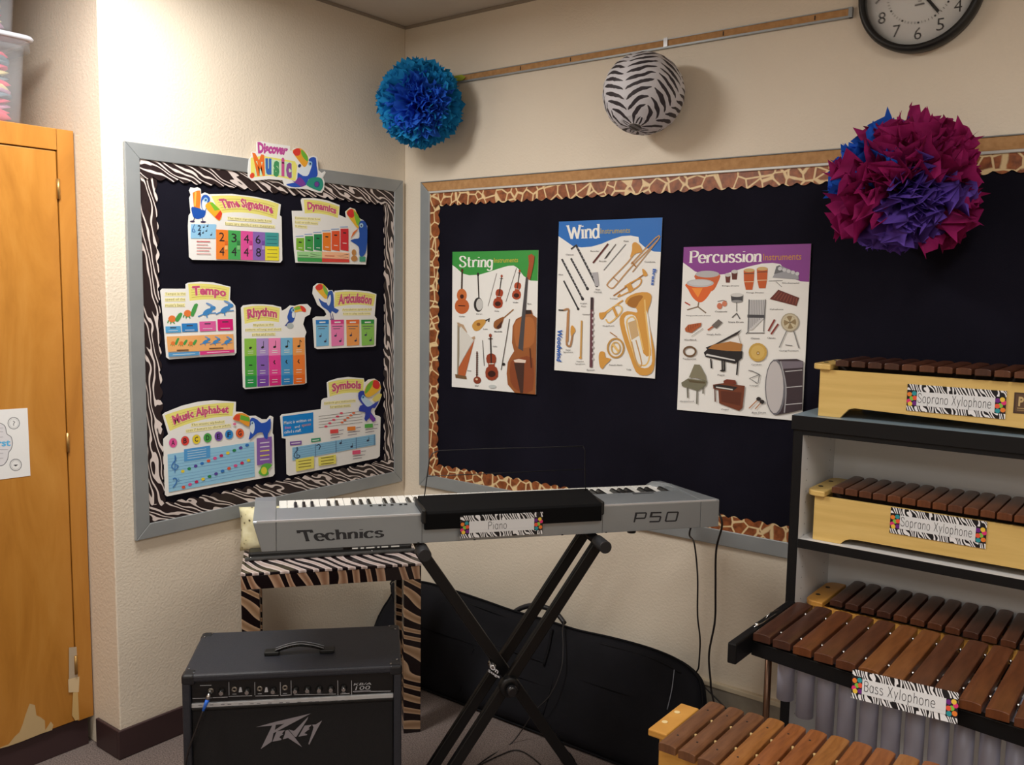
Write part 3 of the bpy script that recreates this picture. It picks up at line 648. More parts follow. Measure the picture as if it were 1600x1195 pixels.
# symbols
a = card((420, 570, 5.975))
a.card([(105,480),(120,462),(485,412),(492,330),(510,312),(548,305),(540,165),(560,150),(640,125),(740,112),(885,125),(892,165),(930,135),(985,128),(1035,160),(1046,220),(1035,265),(1050,290),(1030,350),(985,430),(990,465),(1030,478),(1042,490),(1034,850),(1010,870),(600,955),(190,1034),(165,1020),(158,690),(122,682)], WHITE)
banner(a, [(552,165),(885,135),(878,262),(566,296)], 18, 'Symbols')
tx(a, 'Symbols give instructions', 515,372,805,345,24, hl=YH); tx(a, 'for written music.', 570,405,760,388,24, hl=YH)
a.poly([(125,480),(412,442),(414,630),(132,668)], (20,134,214))
tx(a, 'Music is written on', 138,556,392,524,30, (236,240,246), .01); tx(a, 'lines', 148,600,205,592,26, (240,130,180)); tx(a, 'and', 238,590,285,584,24, (236,240,246)); tx(a, 'spaces', 305,584,390,570,26, (240,150,90)); tx(a, 'called a staff.', 140,642,300,622,28, (236,240,246), .01)
for v in range(5): a.line([(462,480+v*26),(870,430+v*26)], 3, (70,70,70))
for k in range(5): a.ell(530+k*36, 574-k*31, 16, 9, (226,80,110)); a.ell(680+k*27, 536-k*22, 15, 9, (232,120,80))
a.poly([(192,715),(302,706),(302,742),(194,752)], (128,90,170)); a.poly([(390,688),(478,678),(480,710),(392,722)], (50,150,110)); a.line([(205,733),(290,725)], 9, (230,220,240)); a.line([(402,706),(466,698)], 9, (220,240,230))
a.poly([(215,770),(990,646),(992,744),(216,892)], (140,196,230))
for v in range(5): a.line([(218,785+v*22),(990,662+v*18)], 2, (90,130,180))
a.line([(258,765),(265,790),(240,820),(232,855),(262,870),(285,850),(262,835)], 7, (40,60,100), 4); a.line([(256,765),(258,880)], 5, (40,60,100)); a.line([(440,755),(462,742),(475,760),(462,790)], 8, (40,60,100), 4)
for x, y in ((665,730),(768,762),(920,705)): a.notehead(x, y, 11, (50,60,90)); a.line([(x+8,y),(x+8,y-32)], 4, (50,60,90))
for x in (430,622,810,980): a.line([(x,738-(x-430)*.16),(x,855-(x-430)*.19)], 4, (70,90,140))
for x, y, c in ((605,620,(230,80,80)),(765,594,(240,140,60)),(928,568,(90,180,80)),(812,815,(232,90,130))):
    a.poly([(x-38,y-16),(x+38,y-22),(x+38,y+14),(x-38,y+20)], c); a.line([(x+44,y-8),(x+88,y-14)], 5, (110,100,120)); a.line([(x-34,y+38),(x+80,y+22)], 5, (110,100,120)); a.line([(x-34,y+62),(x+50,y+50)], 5, (110,100,120))
a.poly([(245,880),(415,850),(416,962),(248,994)], (238,230,110)); a.poly([(455,862),(620,834),(622,920),(458,942)], (238,230,110))
for x, y in ((270,900),(480,870)):
    for k in range(3): a.line([(x,y+k*28),(x+118,y-16+k*28)], 7, (120,110,50))
a.poly([(830,260),(860,240),(888,250),(890,290),(950,360),(960,370),(1020,335),(985,400),(960,400),(945,440),(990,500),(970,530),(935,490),(905,525),(885,500),(895,440),(835,430),(845,380),(870,370),(832,320)], (50,70,176), 2)
a.poly([(870,280),(895,300),(950,345),(965,365),(920,390),(890,370),(855,320)], (196,222,240), 3); a.ell(872,298,14,16,(120,180,226)); a.ell(874,300,5,6,(20,30,70)); a.poly([(940,455),(960,470),(992,515),(965,532),(938,500)], (120,60,170))
a.poly([(885,270),(900,200),(950,148),(1000,142),(1030,180),(1030,230),(930,300)], (240,190,60), 3); a.poly([(890,270),(905,200),(950,150),(968,160),(935,230)], (120,186,60), 3); a.poly([(970,148),(1010,148),(1030,185),(1010,225),(965,205)], (222,50,46), 3); a.poly([(1010,270),(1048,275),(1020,330),(985,340),(960,320)], (232,220,120), 3)
tag(a.done('poster_card'), 'Symbols music card with a blue staff, bottom right card on the zebra board', 'card', 'music theory cards')
# heading
a = Art((0.0143, 0, 0), (0, 1, 0), (0, 0, 1), (380, 210, 11.43))
a.card([(80,640),(100,440),(140,400),(150,310),(235,300),(235,130),(330,120),(440,150),(830,205),(830,290),(870,290),(900,245),(980,235),(1060,265),(1140,340),(1170,400),(1250,380),(1310,400),(1325,470),(1340,640),(1400,690),(1450,655),(1470,680),(1425,770),(1450,860),(1440,980),(1400,1040),(1330,1040),(1130,975),(950,965),(820,960),(730,910),(700,820),(450,800),(150,830),(80,760)], WHITE)
a.text('Discover', [(250,135),(820,205),(760,375),(262,345)], (192,74,156), .06, 8)
a.poly([(130,420),(330,380),(920,480),(960,560),(930,830),(700,770),(450,735),(130,770)], (238,232,120))
a.poly([(200,450),(350,420),(860,500),(880,780),(700,740),(450,715),(210,740)], (206,236,200))
for l, q, c in (('M', [(155,325),(370,365),(385,740),(245,745)], (240,120,46)),('u', [(390,425),(500,430),(500,725),(395,720)], (58,110,190)),('s', [(535,470),(640,470),(640,765),(535,755)], (66,150,96)),('i', [(675,410),(735,415),(735,755),(675,745)], (206,84,150)),('c', [(760,495),(860,505),(860,790),(760,775)], (150,84,160))): a.text(l, q, c, .07)
a.ell(155,735,40,52,(224,74,48), 20)
a.poly([(880,320),(920,260),(1000,245),(1080,290),(1150,400),(1150,500),(1100,580),(1040,540)], (240,170,50), 3); a.poly([(880,320),(920,262),(990,250),(1020,300),(1000,370),(930,380)], (226,60,50), 3); a.poly([(1040,270),(1140,390),(1145,480),(1080,430),(1030,340)], (110,184,60), 3)
a.poly([(1160,460),(1210,410),(1290,420),(1305,560),(1325,700),(1290,770),(1160,800),(1120,900),(1000,940),(850,935),(760,890),(900,860),(960,780),(970,680),(1060,740),(1150,730),(1180,620),(1220,560),(1190,490)], (36,84,190), 2)
a.poly([(985,620),(1080,590),(1150,560),(1215,540),(1200,620),(1140,740),(1030,720),(980,670)], (226,238,248), 3); a.ell(1190,520,38,42,(150,200,236)); a.ell(1192,524,15,18,(20,40,90))
a.poly([(845,810),(920,840),(1000,760),(1110,880),(1040,935),(980,900)], (124,60,160), 2); a.ell(1000,560,26,34,(30,50,110), 30)
a.poly([(1150,830),(1200,780),(1330,765),(1400,800),(1425,900),(1390,990),(1330,1005),(1130,910)], (40,150,130), 3); a.ell(1310,890,52,56,(30,90,140)); a.ell(1305,890,36,42,(120,60,150)); a.line([(1390,790),(1430,700)], 22, (230,234,236))
tag(a.done('heading_card'), 'Discover Music heading card with a blue bird on the top frame of the left board', 'card', 'music theory cards')

# ------------------------------------------------------------------ posters on the back board
def poster(corners, crop, label, head, cname):
    a = Art((0, -0.0105, 0), (1, 0, 0), (0, 0, 1), crop)
    a.card(corners, WHITE); a.poly(head, cname, 0)
    return a
SM = (70, 66, 70)
def cap(a, x, y, t_, w=44, rot=0): a.text(t_, [(x-w/2, y-5-rot), (x+w/2, y-5+rot), (x+w/2, y+5+rot), (x-w/2, y+5-rot)], SM, .01)
a = poster([(80,108),(697,95),(679,1131),(75,1076)], (690, 370, 4.596), '', [(80,108),(697,95),(692,316),(640,314),(590,280),(550,225),(520,206),(480,208),(420,225),(340,252),(270,272),(200,276),(150,262),(110,225),(79,202)], (58,154,68))
a.pen('String', [(130,140),(372,140),(368,218),(130,216)], (244,244,240), .17, .06, .12, .03)
a.text('Instruments', [(378,152),(552,148),(550,182),(378,186)], (196,176,60), .01)
a.line([(150,238),(146,400)], 12, (56,40,34)); a.ell(147,420,36,48,(204,112,58)); a.ell(148,498,52,56,(196,100,50)); a.ell(148,428,14,16,(70,30,20)); a.line([(122,494),(172,496)], 7, (60,26,18)); a.ell(150,240,9,12,(90,40,26)); cap(a,150,572,'Guitar')
a.line([(263,265),(270,440)], 9, (50,44,42)); a.ell(266,487,33,52,(44,42,44)); a.ell(274,486,24,42,(206,206,204)); a.ell(264,270,8,14,(44,34,34)); cap(a,273,555,'Banjo')
a.line([(398,262),(336,498)], 4, (120,112,108)); a.violin(435,275,402,514,35,(166,66,38)); cap(a,398,533,'Viola',34)
a.line([(540,225),(465,465)], 4, (120,112,108)); a.violin(564,238,536,450,32,(176,74,42)); cap(a,533,471,'Violin',38)
a.poly([(224,630),(250,600),(300,592),(322,600),(310,630),(275,668),(245,675),(226,655)], (206,154,74), 3); a.ell(268,628,14,12,(140,90,40)); a.line([(318,602),(345,588),(340,610)], 10, (40,36,40)); cap(a,318,662,'Lute',30)
a.line([(520,520),(440,590)], 8, (150,104,60)); a.poly([(376,640),(385,605),(430,580),(450,575),(440,620),(415,660),(388,658)], (150,92,48), 3); a.poly([(395,650),(440,600),(432,650),(412,662)], (74,38,28)); cap(a,410,680,'Mandolin',56)
a.line([(124,615),(122,1000)], 14, (150,140,120)); a.poly([(112,614),(160,630),(185,680),(195,735),(240,712),(246,730),(205,756),(175,735),(160,670),(124,640)], (190,160,130)); a.poly([(240,735),(170,1010),(122,1005),(124,940)], (188,100,56)); a.poly([(140,640),(232,740),(128,930)], (224,222,216)); a.poly([(100,985),(180,1000),(185,1022),(104,1012)], (120,90,60)); cap(a,203,962,'Harp',28)
a.line([(258,822),(256,1010)], 9, (90,50,36))
for k in range(12): a.line([(250,835+k*14),(268,836+k*14)], 4, (60,34,26))
a.ell(260,1028,27,26,(138,60,38)); a.ell(256,1022,9,8,(226,200,170)); cap(a,257,1068,'Sitar',28)
a.line([(298,742),(310,925)], 4, (90,84,80)); a.violin(354,698,366,1030,46,(150,64,38)); cap(a,388,786,'Cello',30); a.line([(492,588),(470,730),(432,955)], 5, (90,84,80)); a.ell(450,914,12,10,(40,36,36)); a.ell(370,1074,28,13,(200,206,206))
a.poly([(626,135),(650,122),(672,140),(668,180),(658,235),(640,310),(615,300),(632,190)], (166,82,44), 0)
a.poly([(515,640),(540,590),(600,560),(610,525),(650,525),(660,560),(688,580),(679,1131),(530,1118),(480,1060),(472,980),(480,900),(500,860),(526,820),(510,760)], (156,92,48), 0)
a.poly([(525,640),(560,590),(640,575),(672,620),(668,760),(600,800),(540,780)], (178,108,58), 2); a.poly([(500,900),(560,870),(660,870),(660,1100),(560,1110),(500,1040)], (140,72,40), 2)
a.poly([(610,290),(625,290),(590,820),(555,800)], (74,72,76)); a.poly([(522,884),(560,876),(612,885),(606,905),(530,900)], (232,214,200)); a.poly([(525,905),(600,905),(590,1121),(570,1120)], (70,44,36)); a.poly([(610,525),(645,525),(655,552),(608,556)], (50,36,34)); a.line([(640,800),(650,940)], 10, (90,44,26)); cap(a,636,480,'Bass',28)
tag(a.done('instrument_poster'), 'String instruments poster with green heading, leftmost of the three wall posters', 'poster', 'instrument posters')

a = poster([(105,72),(820,43),(768,1157),(73,1098)], (850, 330, 4.425), '', [(105,72),(820,43),(809,282),(760,278),(700,250),(660,215),(655,178),(600,168),(540,172),(470,195),(400,225),(330,245),(260,250),(200,240),(150,205),(102,172)], (30,112,198))
a.pen('Wind', [(165,98),(388,88),(386,184),(172,192)], (244,244,240), .17, .06, .12, .03)
a.text('Instruments', [(392,118),(598,112),(596,150),(392,156)], (176,160,70), .01)
for p, q, w in (((125,330),(268,605),13),((188,325),(302,535),13),((138,480),(238,675),11),((222,232),(365,512),14)): a.line([p, q], w, (54,56,60)); a.ell(q[0], q[1], w*1.0, w*.8, (40,40,44), 60)
for p, q in (((125,330),(268,605)),((188,325),(302,535)),((222,232),(365,512))):
    for k in range(1, 12): t_ = k/12; a.ell(p[0]+(q[0]-p[0])*t_+5, p[1]+(q[1]-p[1])*t_, 5, 3, (190,190,196), 0, 8)
a.poly([(335,425),(375,420),(385,515),(360,520)], (176,176,182)); a.line([(190,262),(225,235)], 10, (50,50,54))
a.line([(447,225),(342,358)], 12, (92,34,34)); a.line([(500,228),(422,330)], 6, (90,86,86)); a.line([(460,280),(430,322)], 10, (60,56,58)); a.line([(568,228),(416,408)], 5, (120,120,126))
cap(a,355,276,'Recorder',60); cap(a,572,207,'Flute',34); cap(a,410,345,'Piccolo',50); cap(a,182,300,'Clarinet',54); cap(a,120,438,'Oboe',32)
G1, G2, G3 = (216,158,74), (236,196,120), (170,112,44)
a.line([(640,270),(585,350),(450,490),(448,520),(475,532),(505,505),(620,370),(790,200),(775,185),(605,365)], 8, (196,150,100), 3); a.line([(795,195),(615,420)], 7, (190,150,110)); a.poly([(615,225),(640,215),(672,245),(680,280),(640,292),(600,320),(612,270)], G1, 3); a.line([(480,455),(515,485)], 6, G3); a.line([(610,350),(640,385)], 8, G3); cap(a,735,350,'Trombone',76)
a.line([(484,584),(690,440)], 8, G3); a.poly([(690,440),(682,400),(700,405),(720,440),(700,450)], G1, 2); a.line([(530,570),(520,590),(640,530),(675,490),(660,465),(560,520)], 8, G1, 3); a.poly([(570,510),(600,490),(625,545),(595,565)], G1); cap(a,486,605,'Trumpet',56)
a.poly([(385,705),(400,700),(440,700),(410,745),(390,740)], G1, 2); a.line([(405,715),(550,615)], 9, G1); a.line([(430,745),(460,770),(535,700),(538,660),(500,650),(440,700)], 9, G2, 3); a.line([(480,660),(510,730)], 18, G1); cap(a,450,793,'Flugelhorn',78)
a.poly([(570,640),(575,600),(640,565),(720,560),(748,590),(735,650),(720,700),(735,800),(768,960),(768,1060),(745,1120),(690,1135),(640,1110),(600,1010),(560,900),(528,780),(535,720),(580,690),(640,700),(650,690),(630,660)], G1, 2)
a.poly([(560,740),(590,715),(635,725),(660,800),(690,980),(735,1000),(745,960),(700,700),(725,720),(750,980),(745,1060),(700,1085),(650,1060),(620,980),(570,820)], (238,238,234), 2)
a.poly([(578,640),(600,600),(660,580),(690,590),(660,630),(640,665),(600,660)], G3, 2); a.line([(700,610),(710,740),(735,960),(720,1050),(680,1065),(640,1030),(580,800),(590,740),(640,750),(690,960)], 11, G2, 3)
a.poly([(585,770),(640,750),(660,860),(610,890)], (208,176,130)); a.line([(640,890),(680,1050),(650,1060),(610,900)], 9, (200,160,110), 3); cap(a,590,1094,'Tuba',34)
a.ring(500,945,55,65,12,(196,150,80)); a.ring(500,945,30,40,9,(214,176,110)); a.line([(460,835),(510,870)], 6, G3); a.poly([(385,985),(400,968),(425,975),(430,1010),(470,1020),(430,1060),(410,1088),(392,1075),(384,1030)], G1, 2); a.line([(480,920),(520,970)], 16, G2); cap(a,500,1062,'French Horn',90)
a.line([(105,682),(140,684)], 9, (40,40,44)); a.line([(140,684),(172,676),(172,720),(160,900),(172,930),(190,920),(205,820)], 12, (176,130,90), 3); a.line([(172,700),(165,900)], 16, (186,136,90)); a.poly([(190,800),(205,790),(222,825),(205,850),(190,860)], G1, 2); cap(a,172,958,'Tenor',36); cap(a,172,974,'Saxophone',66)
a.line([(265,755),(258,1010)], 11, (206,160,90)); a.ell(256,1012,10,8,G1); cap(a,255,1038,'Soprano',50); cap(a,255,1056,'Saxophone',66)
a.line([(337,595),(335,700),(330,1078)], 20, (104,62,74)); a.line([(337,595),(336,680)], 14, (50,44,48)); a.line([(270,712),(320,715),(332,700)], 3, (90,80,80)); cap(a,328,1096,'Bassoon',54)
for k in range(9): a.ell(344, 700+k*40, 7, 9, (196,186,190))
cap(a,280,638,'English',46); cap(a,280,656,'Horn',34); cap(a,378,540,'Bass',30); cap(a,378,558,'Clarinet',54)
a.text('Brass', [(782,400),(768,514),(745,510),(758,398)], (30,96,190), .03); a.text('Woodwind', [(132,820),(126,1040),(92,1034),(98,816)], (30,96,190), .03)
tag(a.done('instrument_poster'), 'Wind instruments poster with blue heading, middle and highest of the three wall posters', 'poster', 'instrument posters')

a = poster([(118,66),(938,44),(880,1187),(75,1112)], (1040, 370, 4.12), '', [(118,66),(938,44),(925,290),(870,286),(800,260),(770,215),(740,175),(690,168),(620,172),(540,190),(460,215),(380,240),(300,246),(240,240),(190,222),(150,192),(114,165)], (140,62,150))
a.pen('Percussion', [(158,92),(622,84),(618,160),(154,168)], (246,244,242), .17, .06, .12, .03)
a.text('Instruments', [(630,110),(878,102),(874,148),(630,152)], (200,140,70), .01)
a.poly([(195,240),(345,235),(335,300),(300,350),(240,330),(205,290)], (206,100,54), 3); a.ell(270,240,77,22,(184,184,188)); a.poly([(137,300),(310,292),(300,340),(260,400),(222,422),(180,395),(148,340)], (226,104,44), 3); a.ell(224,298,88,26,(190,192,196)); a.ell(224,296,74,18,(206,208,212)); a.poly([(170,330),(240,330),(210,390)], (246,150,60))
a.line([(215,420),(210,450),(140,470)], 8, (130,110,90)); a.line([(210,450),(262,490)], 8, (130,110,90)); a.line([(125,420),(160,440)], 8, (180,60,40)); cap(a,212,508,'Timpani/Kettledrums',160)
a.poly([(385,245),(420,245),(415,295),(390,295)], (104,48,40)); a.poly([(425,225),(466,222),(460,275),(430,275)], (96,42,36)); a.ell(402,245,20,12,(206,206,204)); a.ell(446,224,21,12,(206,206,204)); cap(a,420,316,'Bongo Drums',110)
for x, y in ((540,215),(625,205)): a.poly([(x-36,y),(x+34,y),(x+30,y+70),(x+20,y+126),(x-22,y+126),(x-34,y+70)], (200,92,38)); a.ell(x,y,35,12,(210,176,120)); a.line([(x-34,y+75),(x+32,y+73)], 4, (240,220,180)); a.line([(x-34,y+22),(x+32,y+20)], 5, (90,60,40))
cap(a,577,360,'Conga Drums',112)
a.poly([(690,262),(735,182),(855,235),(860,275)], (160,162,170)); a.poly([(715,190),(735,182),(760,225),(700,240)], (110,112,118))
for k in range(5): a.ell(738+k*28, 205+k*8, 13, 12, (208,210,216))
cap(a,806,298,'Glockenspiel',110); a.line([(665,284),(755,282)], 3, (120,120,120)); a.line([(712,288),(750,322)], 3, (120,120,120))
a.poly([(672,400),(728,340),(862,392),(845,445)], (104,44,38)); 
for k in range(8): a.line([(700+k*20,395+k*6),(735+k*16,352+k*6)], 4, (150,80,60))
cap(a,716,467,'Xylophone',88)
a.ell(350,445,17,20,(208,120,90)); a.ell(382,430,16,18,(212,130,100)); a.line([(338,415),(372,408),(395,415)], 3, (90,80,80)); cap(a,360,480,'Castanets',78)
a.poly([(422,375),(502,372),(498,415),(428,417)], (70,70,74)); a.ell(462,374,40,13,(212,212,210)); a.ell(462,415,35,9,(150,150,152)); a.line([(460,420),(460,480)], 4, (110,110,110)); a.line([(430,520),(460,492),(482,528)], 6, (90,90,92)); cap(a,455,548,'Snare Drum',98)
a.poly([(540,405),(645,405),(640,520),(560,600),(528,600)], (206,206,208))
for k in range(9): a.line([(545+k*11,405),(541+k*11,595-k*10)], 5, (150,150,154))
a.poly([(530,500),(642,502),(642,522),(530,520)], (70,70,76)); a.line([(540,402),(534,610),(520,625)], 5, (90,90,94)); a.line([(645,402),(634,610)], 5, (90,90,94)); a.line([(525,618),(640,618)], 5, (110,110,112)); cap(a,580,653,'Chimes',56)
a.line([(705,532),(664,606)], 11, (140,50,44)); a.line([(728,560),(682,626)], 11, (140,50,44)); cap(a,684,650,'Claves',52)
a.ell(804,550,59,60,(176,166,146)); a.ell(804,550,52,53,(206,196,170)); a.ell(804,550,40,42,(150,130,96)); a.ell(804,550,8,8,(90,74,50))
for k in range(4): q = k*PI/2+.4; a.poly([(804,550),(804+40*math.cos(q),550+42*math.sin(q)),(804+40*math.cos(q+.6),550+42*math.sin(q+.6))], (210,200,170))
a.line([(782,605),(735,712)], 6, (130,130,132)); a.line([(828,605),(862,716)], 6, (130,130,132)); a.line([(775,695),(820,700)], 4, (90,90,90)); cap(a,797,733,'Gong/Tamtam',124)
a.poly([(128,590),(150,565),(235,552),(230,575),(170,618),(132,608)], (180,92,50)); 
for k in range(5): a.line([(150+k*16,570-k*3),(155+k*13,608-k*9)], 3, (110,50,30))
a.line([(245,588),(170,640)], 4, (180,180,176)); cap(a,163,662,'Woodblock',80)
a.line([(276,600),(310,575)], 10, (190,100,60)); a.poly([(300,570),(345,530),(370,550),(330,590)], (110,104,100)); cap(a,314,628,'Sleigh Bells',92)
a.poly([(262,712),(320,690),(495,595),(465,628),(330,694),(278,728)], (40,36,38)); a.poly([(310,694),(420,672),(498,688),(490,738),(400,732),(272,724)], (178,120,60), 0); a.poly([(250,745),(278,718),(400,735),(500,735),(496,780),(452,815),(262,772)], (30,28,32)); a.poly([(262,762),(452,798),(450,790),(270,752)], (220,220,220))
for p in ((295,785,300,845),(470,800,462,888),(368,790,370,858),(382,790,384,858)): a.line([(p[0],p[1]),(p[2],p[3])], 9, (30,28,32))
a.line([(470,618),(488,690)], 3, (120,110,100)); a.ell(372,860,18,6,(30,28,32)); cap(a,362,888,'Piano',44)
a.ring(160,737,38,30,11,(110,82,56)); cap(a,158,784,'Tambourine',86)
a.ell(598,742,59,60,(204,166,82)); a.ell(598,742,44,45,(218,184,104)); a.ell(600,748,12,13,(180,140,70)); a.ell(600,748,4,4,(240,240,230)); cap(a,590,822,'Cymbals',66)
a.line([(538,858),(560,862),(610,885),(600,940)], 5, (110,110,112)); a.line([(610,885),(545,910),(595,942)], 5, (110,110,112)); cap(a,573,957,'Triangle',60)
a.poly([(155,905),(190,820),(225,822),(262,890),(268,925),(200,905)], (134,130,108)); a.poly([(106,938),(150,910),(272,925),(265,955),(215,990),(112,960)], (120,118,98)); a.poly([(150,918),(262,932),(258,944),(160,935)], (96,84,60))
for p in ((145,970,148,1035),(208,985,206,1074),(248,960,246,1008)): a.line([(p[0],p[1]),(p[2],p[3])], 8, (110,108,96))
cap(a,142,1058,'Harpsichord',88)
a.poly([(378,925),(400,915),(455,922),(462,948),(380,945)], (120,52,36)); a.poly([(310,950),(380,940),(515,958),(500,1100),(478,1118),(350,1070),(345,985),(312,975)], (118,60,38)); a.poly([(315,955),(350,948),(470,966),(440,990),(320,972)], (40,34,36)); a.line([(330,966),(438,982)], 8, (220,220,216)); a.poly([(360,990),(495,1000),(485,1085),(365,1060)], (96,46,30)); a.line([(322,975),(325,1060)], 7, (90,44,30)); cap(a,388,1110,'Organ',48)
a.line([(542,1102),(600,1045)], 6, (180,120,70)); a.line([(582,1106),(622,1062)], 6, (180,120,70)); a.ell(604,1042,15,13,(40,34,36)); a.ell(626,1060,15,13,(40,34,36)); cap(a,606,1130,'Bass Drum',90)
a.poly([(715,788),(850,785),(892,800),(884,1110),(800,1130),(715,1145)], (60,48,56), 0); a.poly([(740,800),(890,800),(888,840),(745,850)], (120,112,124)); a.ell(712,966,66,180,(110,110,118)); a.ell(708,966,56,168,(200,196,198))
for y in (862,965,1075): a.line([(775,y+4),(885,y-6)], 5, (200,200,204))
a.line([(745,800),(780,960),(770,1130)], 8, (160,160,166), 4)
tag(a.done('instrument_poster'), 'Percussion instruments poster with purple heading, right one of the three wall posters', 'poster', 'instrument posters')

# ------------------------------------------------------------------ paper on the cabinet door is built with the cabinet
# ================================================================== helpers for furniture
def lbox(name, parent, b, mat, bevel=0.002, seg=2, label=None):
    o = MB().box(*b).build(name, parent, mat, bevel, seg)
    if label: o['label'] = label
    return o
def smoothpoly(mb): mb.smooth = True; return mb

# ------------------------------------------------------------------ wooden cabinet (left)
CX = -0.165
t = thing('storage_cabinet', 'tall orange wooden storage cabinet with worn door at the left edge', 'cabinet', (CX-0.3, -1.92, 0))
def CB(x0, x1, y0, y1, z0, z1): return (x0-(CX-0.3), x1-(CX-0.3), y0+1.92, y1+1.92, z0, z1)
lbox('body', t, CB(-0.79, CX-0.022, -2.52, -1.3455, 0.1, 2.069), CABW, 0.002)
lbox('face_frame', t, CB(CX-0.022, CX, -1.399, -1.3455, 0.1, 2.069), CABW, 0.0015)
lbox('face_frame', t, CB(CX-0.022, CX, -2.52, -1.4, 2.002, 2.069), CABW, 0.0015)
lbox('face_frame', t, CB(CX-0.022, CX, -2.52, -2.46, 0.1, 2.001), CABW, 0.0015)
d = lbox('door', t, CB(CX-0.02, CX-0.003, -1.93, -1.402, 0.104, 1.998), CABW, 0.002)
d2 = lbox('door', t, CB(CX-0.02, CX-0.003, -2.457, -1.934, 0.104, 1.998), CABW, 0.002)
lbox('plinth', t, CB(-0.78, CX-0.012, -2.5, -1.36, 0.001, 0.0995), BASE_DARK, 0.001)
BRASS = flat((176, 140, 84), 0.35, 0.8, name='aged_brass')
for z in (1.88, 1.06, 0.3):
    mb = MB(); mb.lathe([(0.0055, -0.032), (0.0055, 0.032)], 10, Matrix.Translation((CX+0.001-(CX-0.3), -1.4005+1.92, z)))
    mb.build('hinge', t, BRASS)
CABRAW = flat((190, 164, 120), 0.7, name='peeled_veneer')
a = Art((CX-0.003, 0, 0), (0, 1, 0), (0, 0, 1), (0, 800, 3.025))
a.poly([(0,1112),(40,1098),(70,1060),(92,1040),(108,1000),(120,960),(140,905),(165,912),(172,960),(190,968),(212,985),(214,1030),(240,990),(252,1005),(246,1030),(200,1045),(100,1085),(40,1106),(0,1117)], CABRAW)
a.done('veneer_chip', t)
a = Art((CX, 0, 0), (0, 1, 0), (0, 0, 1), (0, 800, 3.025))
a.poly([(326,640),(362,636),(368,780),(326,792)], flat((176, 160, 138), .7)); a.poly([(322,790),(376,776),(372,850),(324,852)], flat((210, 188, 150), .7)); a.poly([(345,852),(368,850),(374,980),(356,985),(340,960)], flat((200, 168, 110), .7))
a.done('veneer_chip', t)
a = Art((CX-0.0025, 0, 0), (0, 1, 0), (0, 0, 1), (0, 620, 8.533))
a.card([(-420,196),(365,148),(405,1050),(-380,1150)], flat((226, 228, 230), .6), 0.0006)
GK = (120, 122, 128)
a.poly([(-200,400),(-100,330),(0,345),(70,390),(95,490),(150,530),(170,620),(150,700),(120,740),(105,830),(60,900),(0,925),(-120,930),(-220,860)], (110, 112, 118), 3)
a.poly([(-195,405),(-100,340),(0,354),(62,396),(86,494),(142,536),(160,620),(142,694),(112,734),(96,824),(54,892),(0,915),(-118,920),(-210,855)], (214, 214, 220), 3)
for cx_, cy_ in ((182, 350), (208, 905)): a.ring(cx_, cy_, 78, 78, 9, GK, 14); a.ring(cx_, cy_, 60, 60, 3, (160, 162, 168), 14)
a.line([(172,320),(195,335),(178,360),(182,385)], 8, (90,92,98)); a.poly([(178,905),(240,900),(208,925)], (70, 72, 78))
a.text('First', [(-150,572),(135,560),(140,655),(-150,672)], (96, 178, 226), .03)
for y in (420, 470, 540, 705, 755, 820): a.line([(-120,y),(40 if y != 705 else 105,y-6)], 4, (150,150,160))
tag(a.done('paper_sign'), 'white paper sign with blue lettering taped to the orange cabinet door', 'paper')
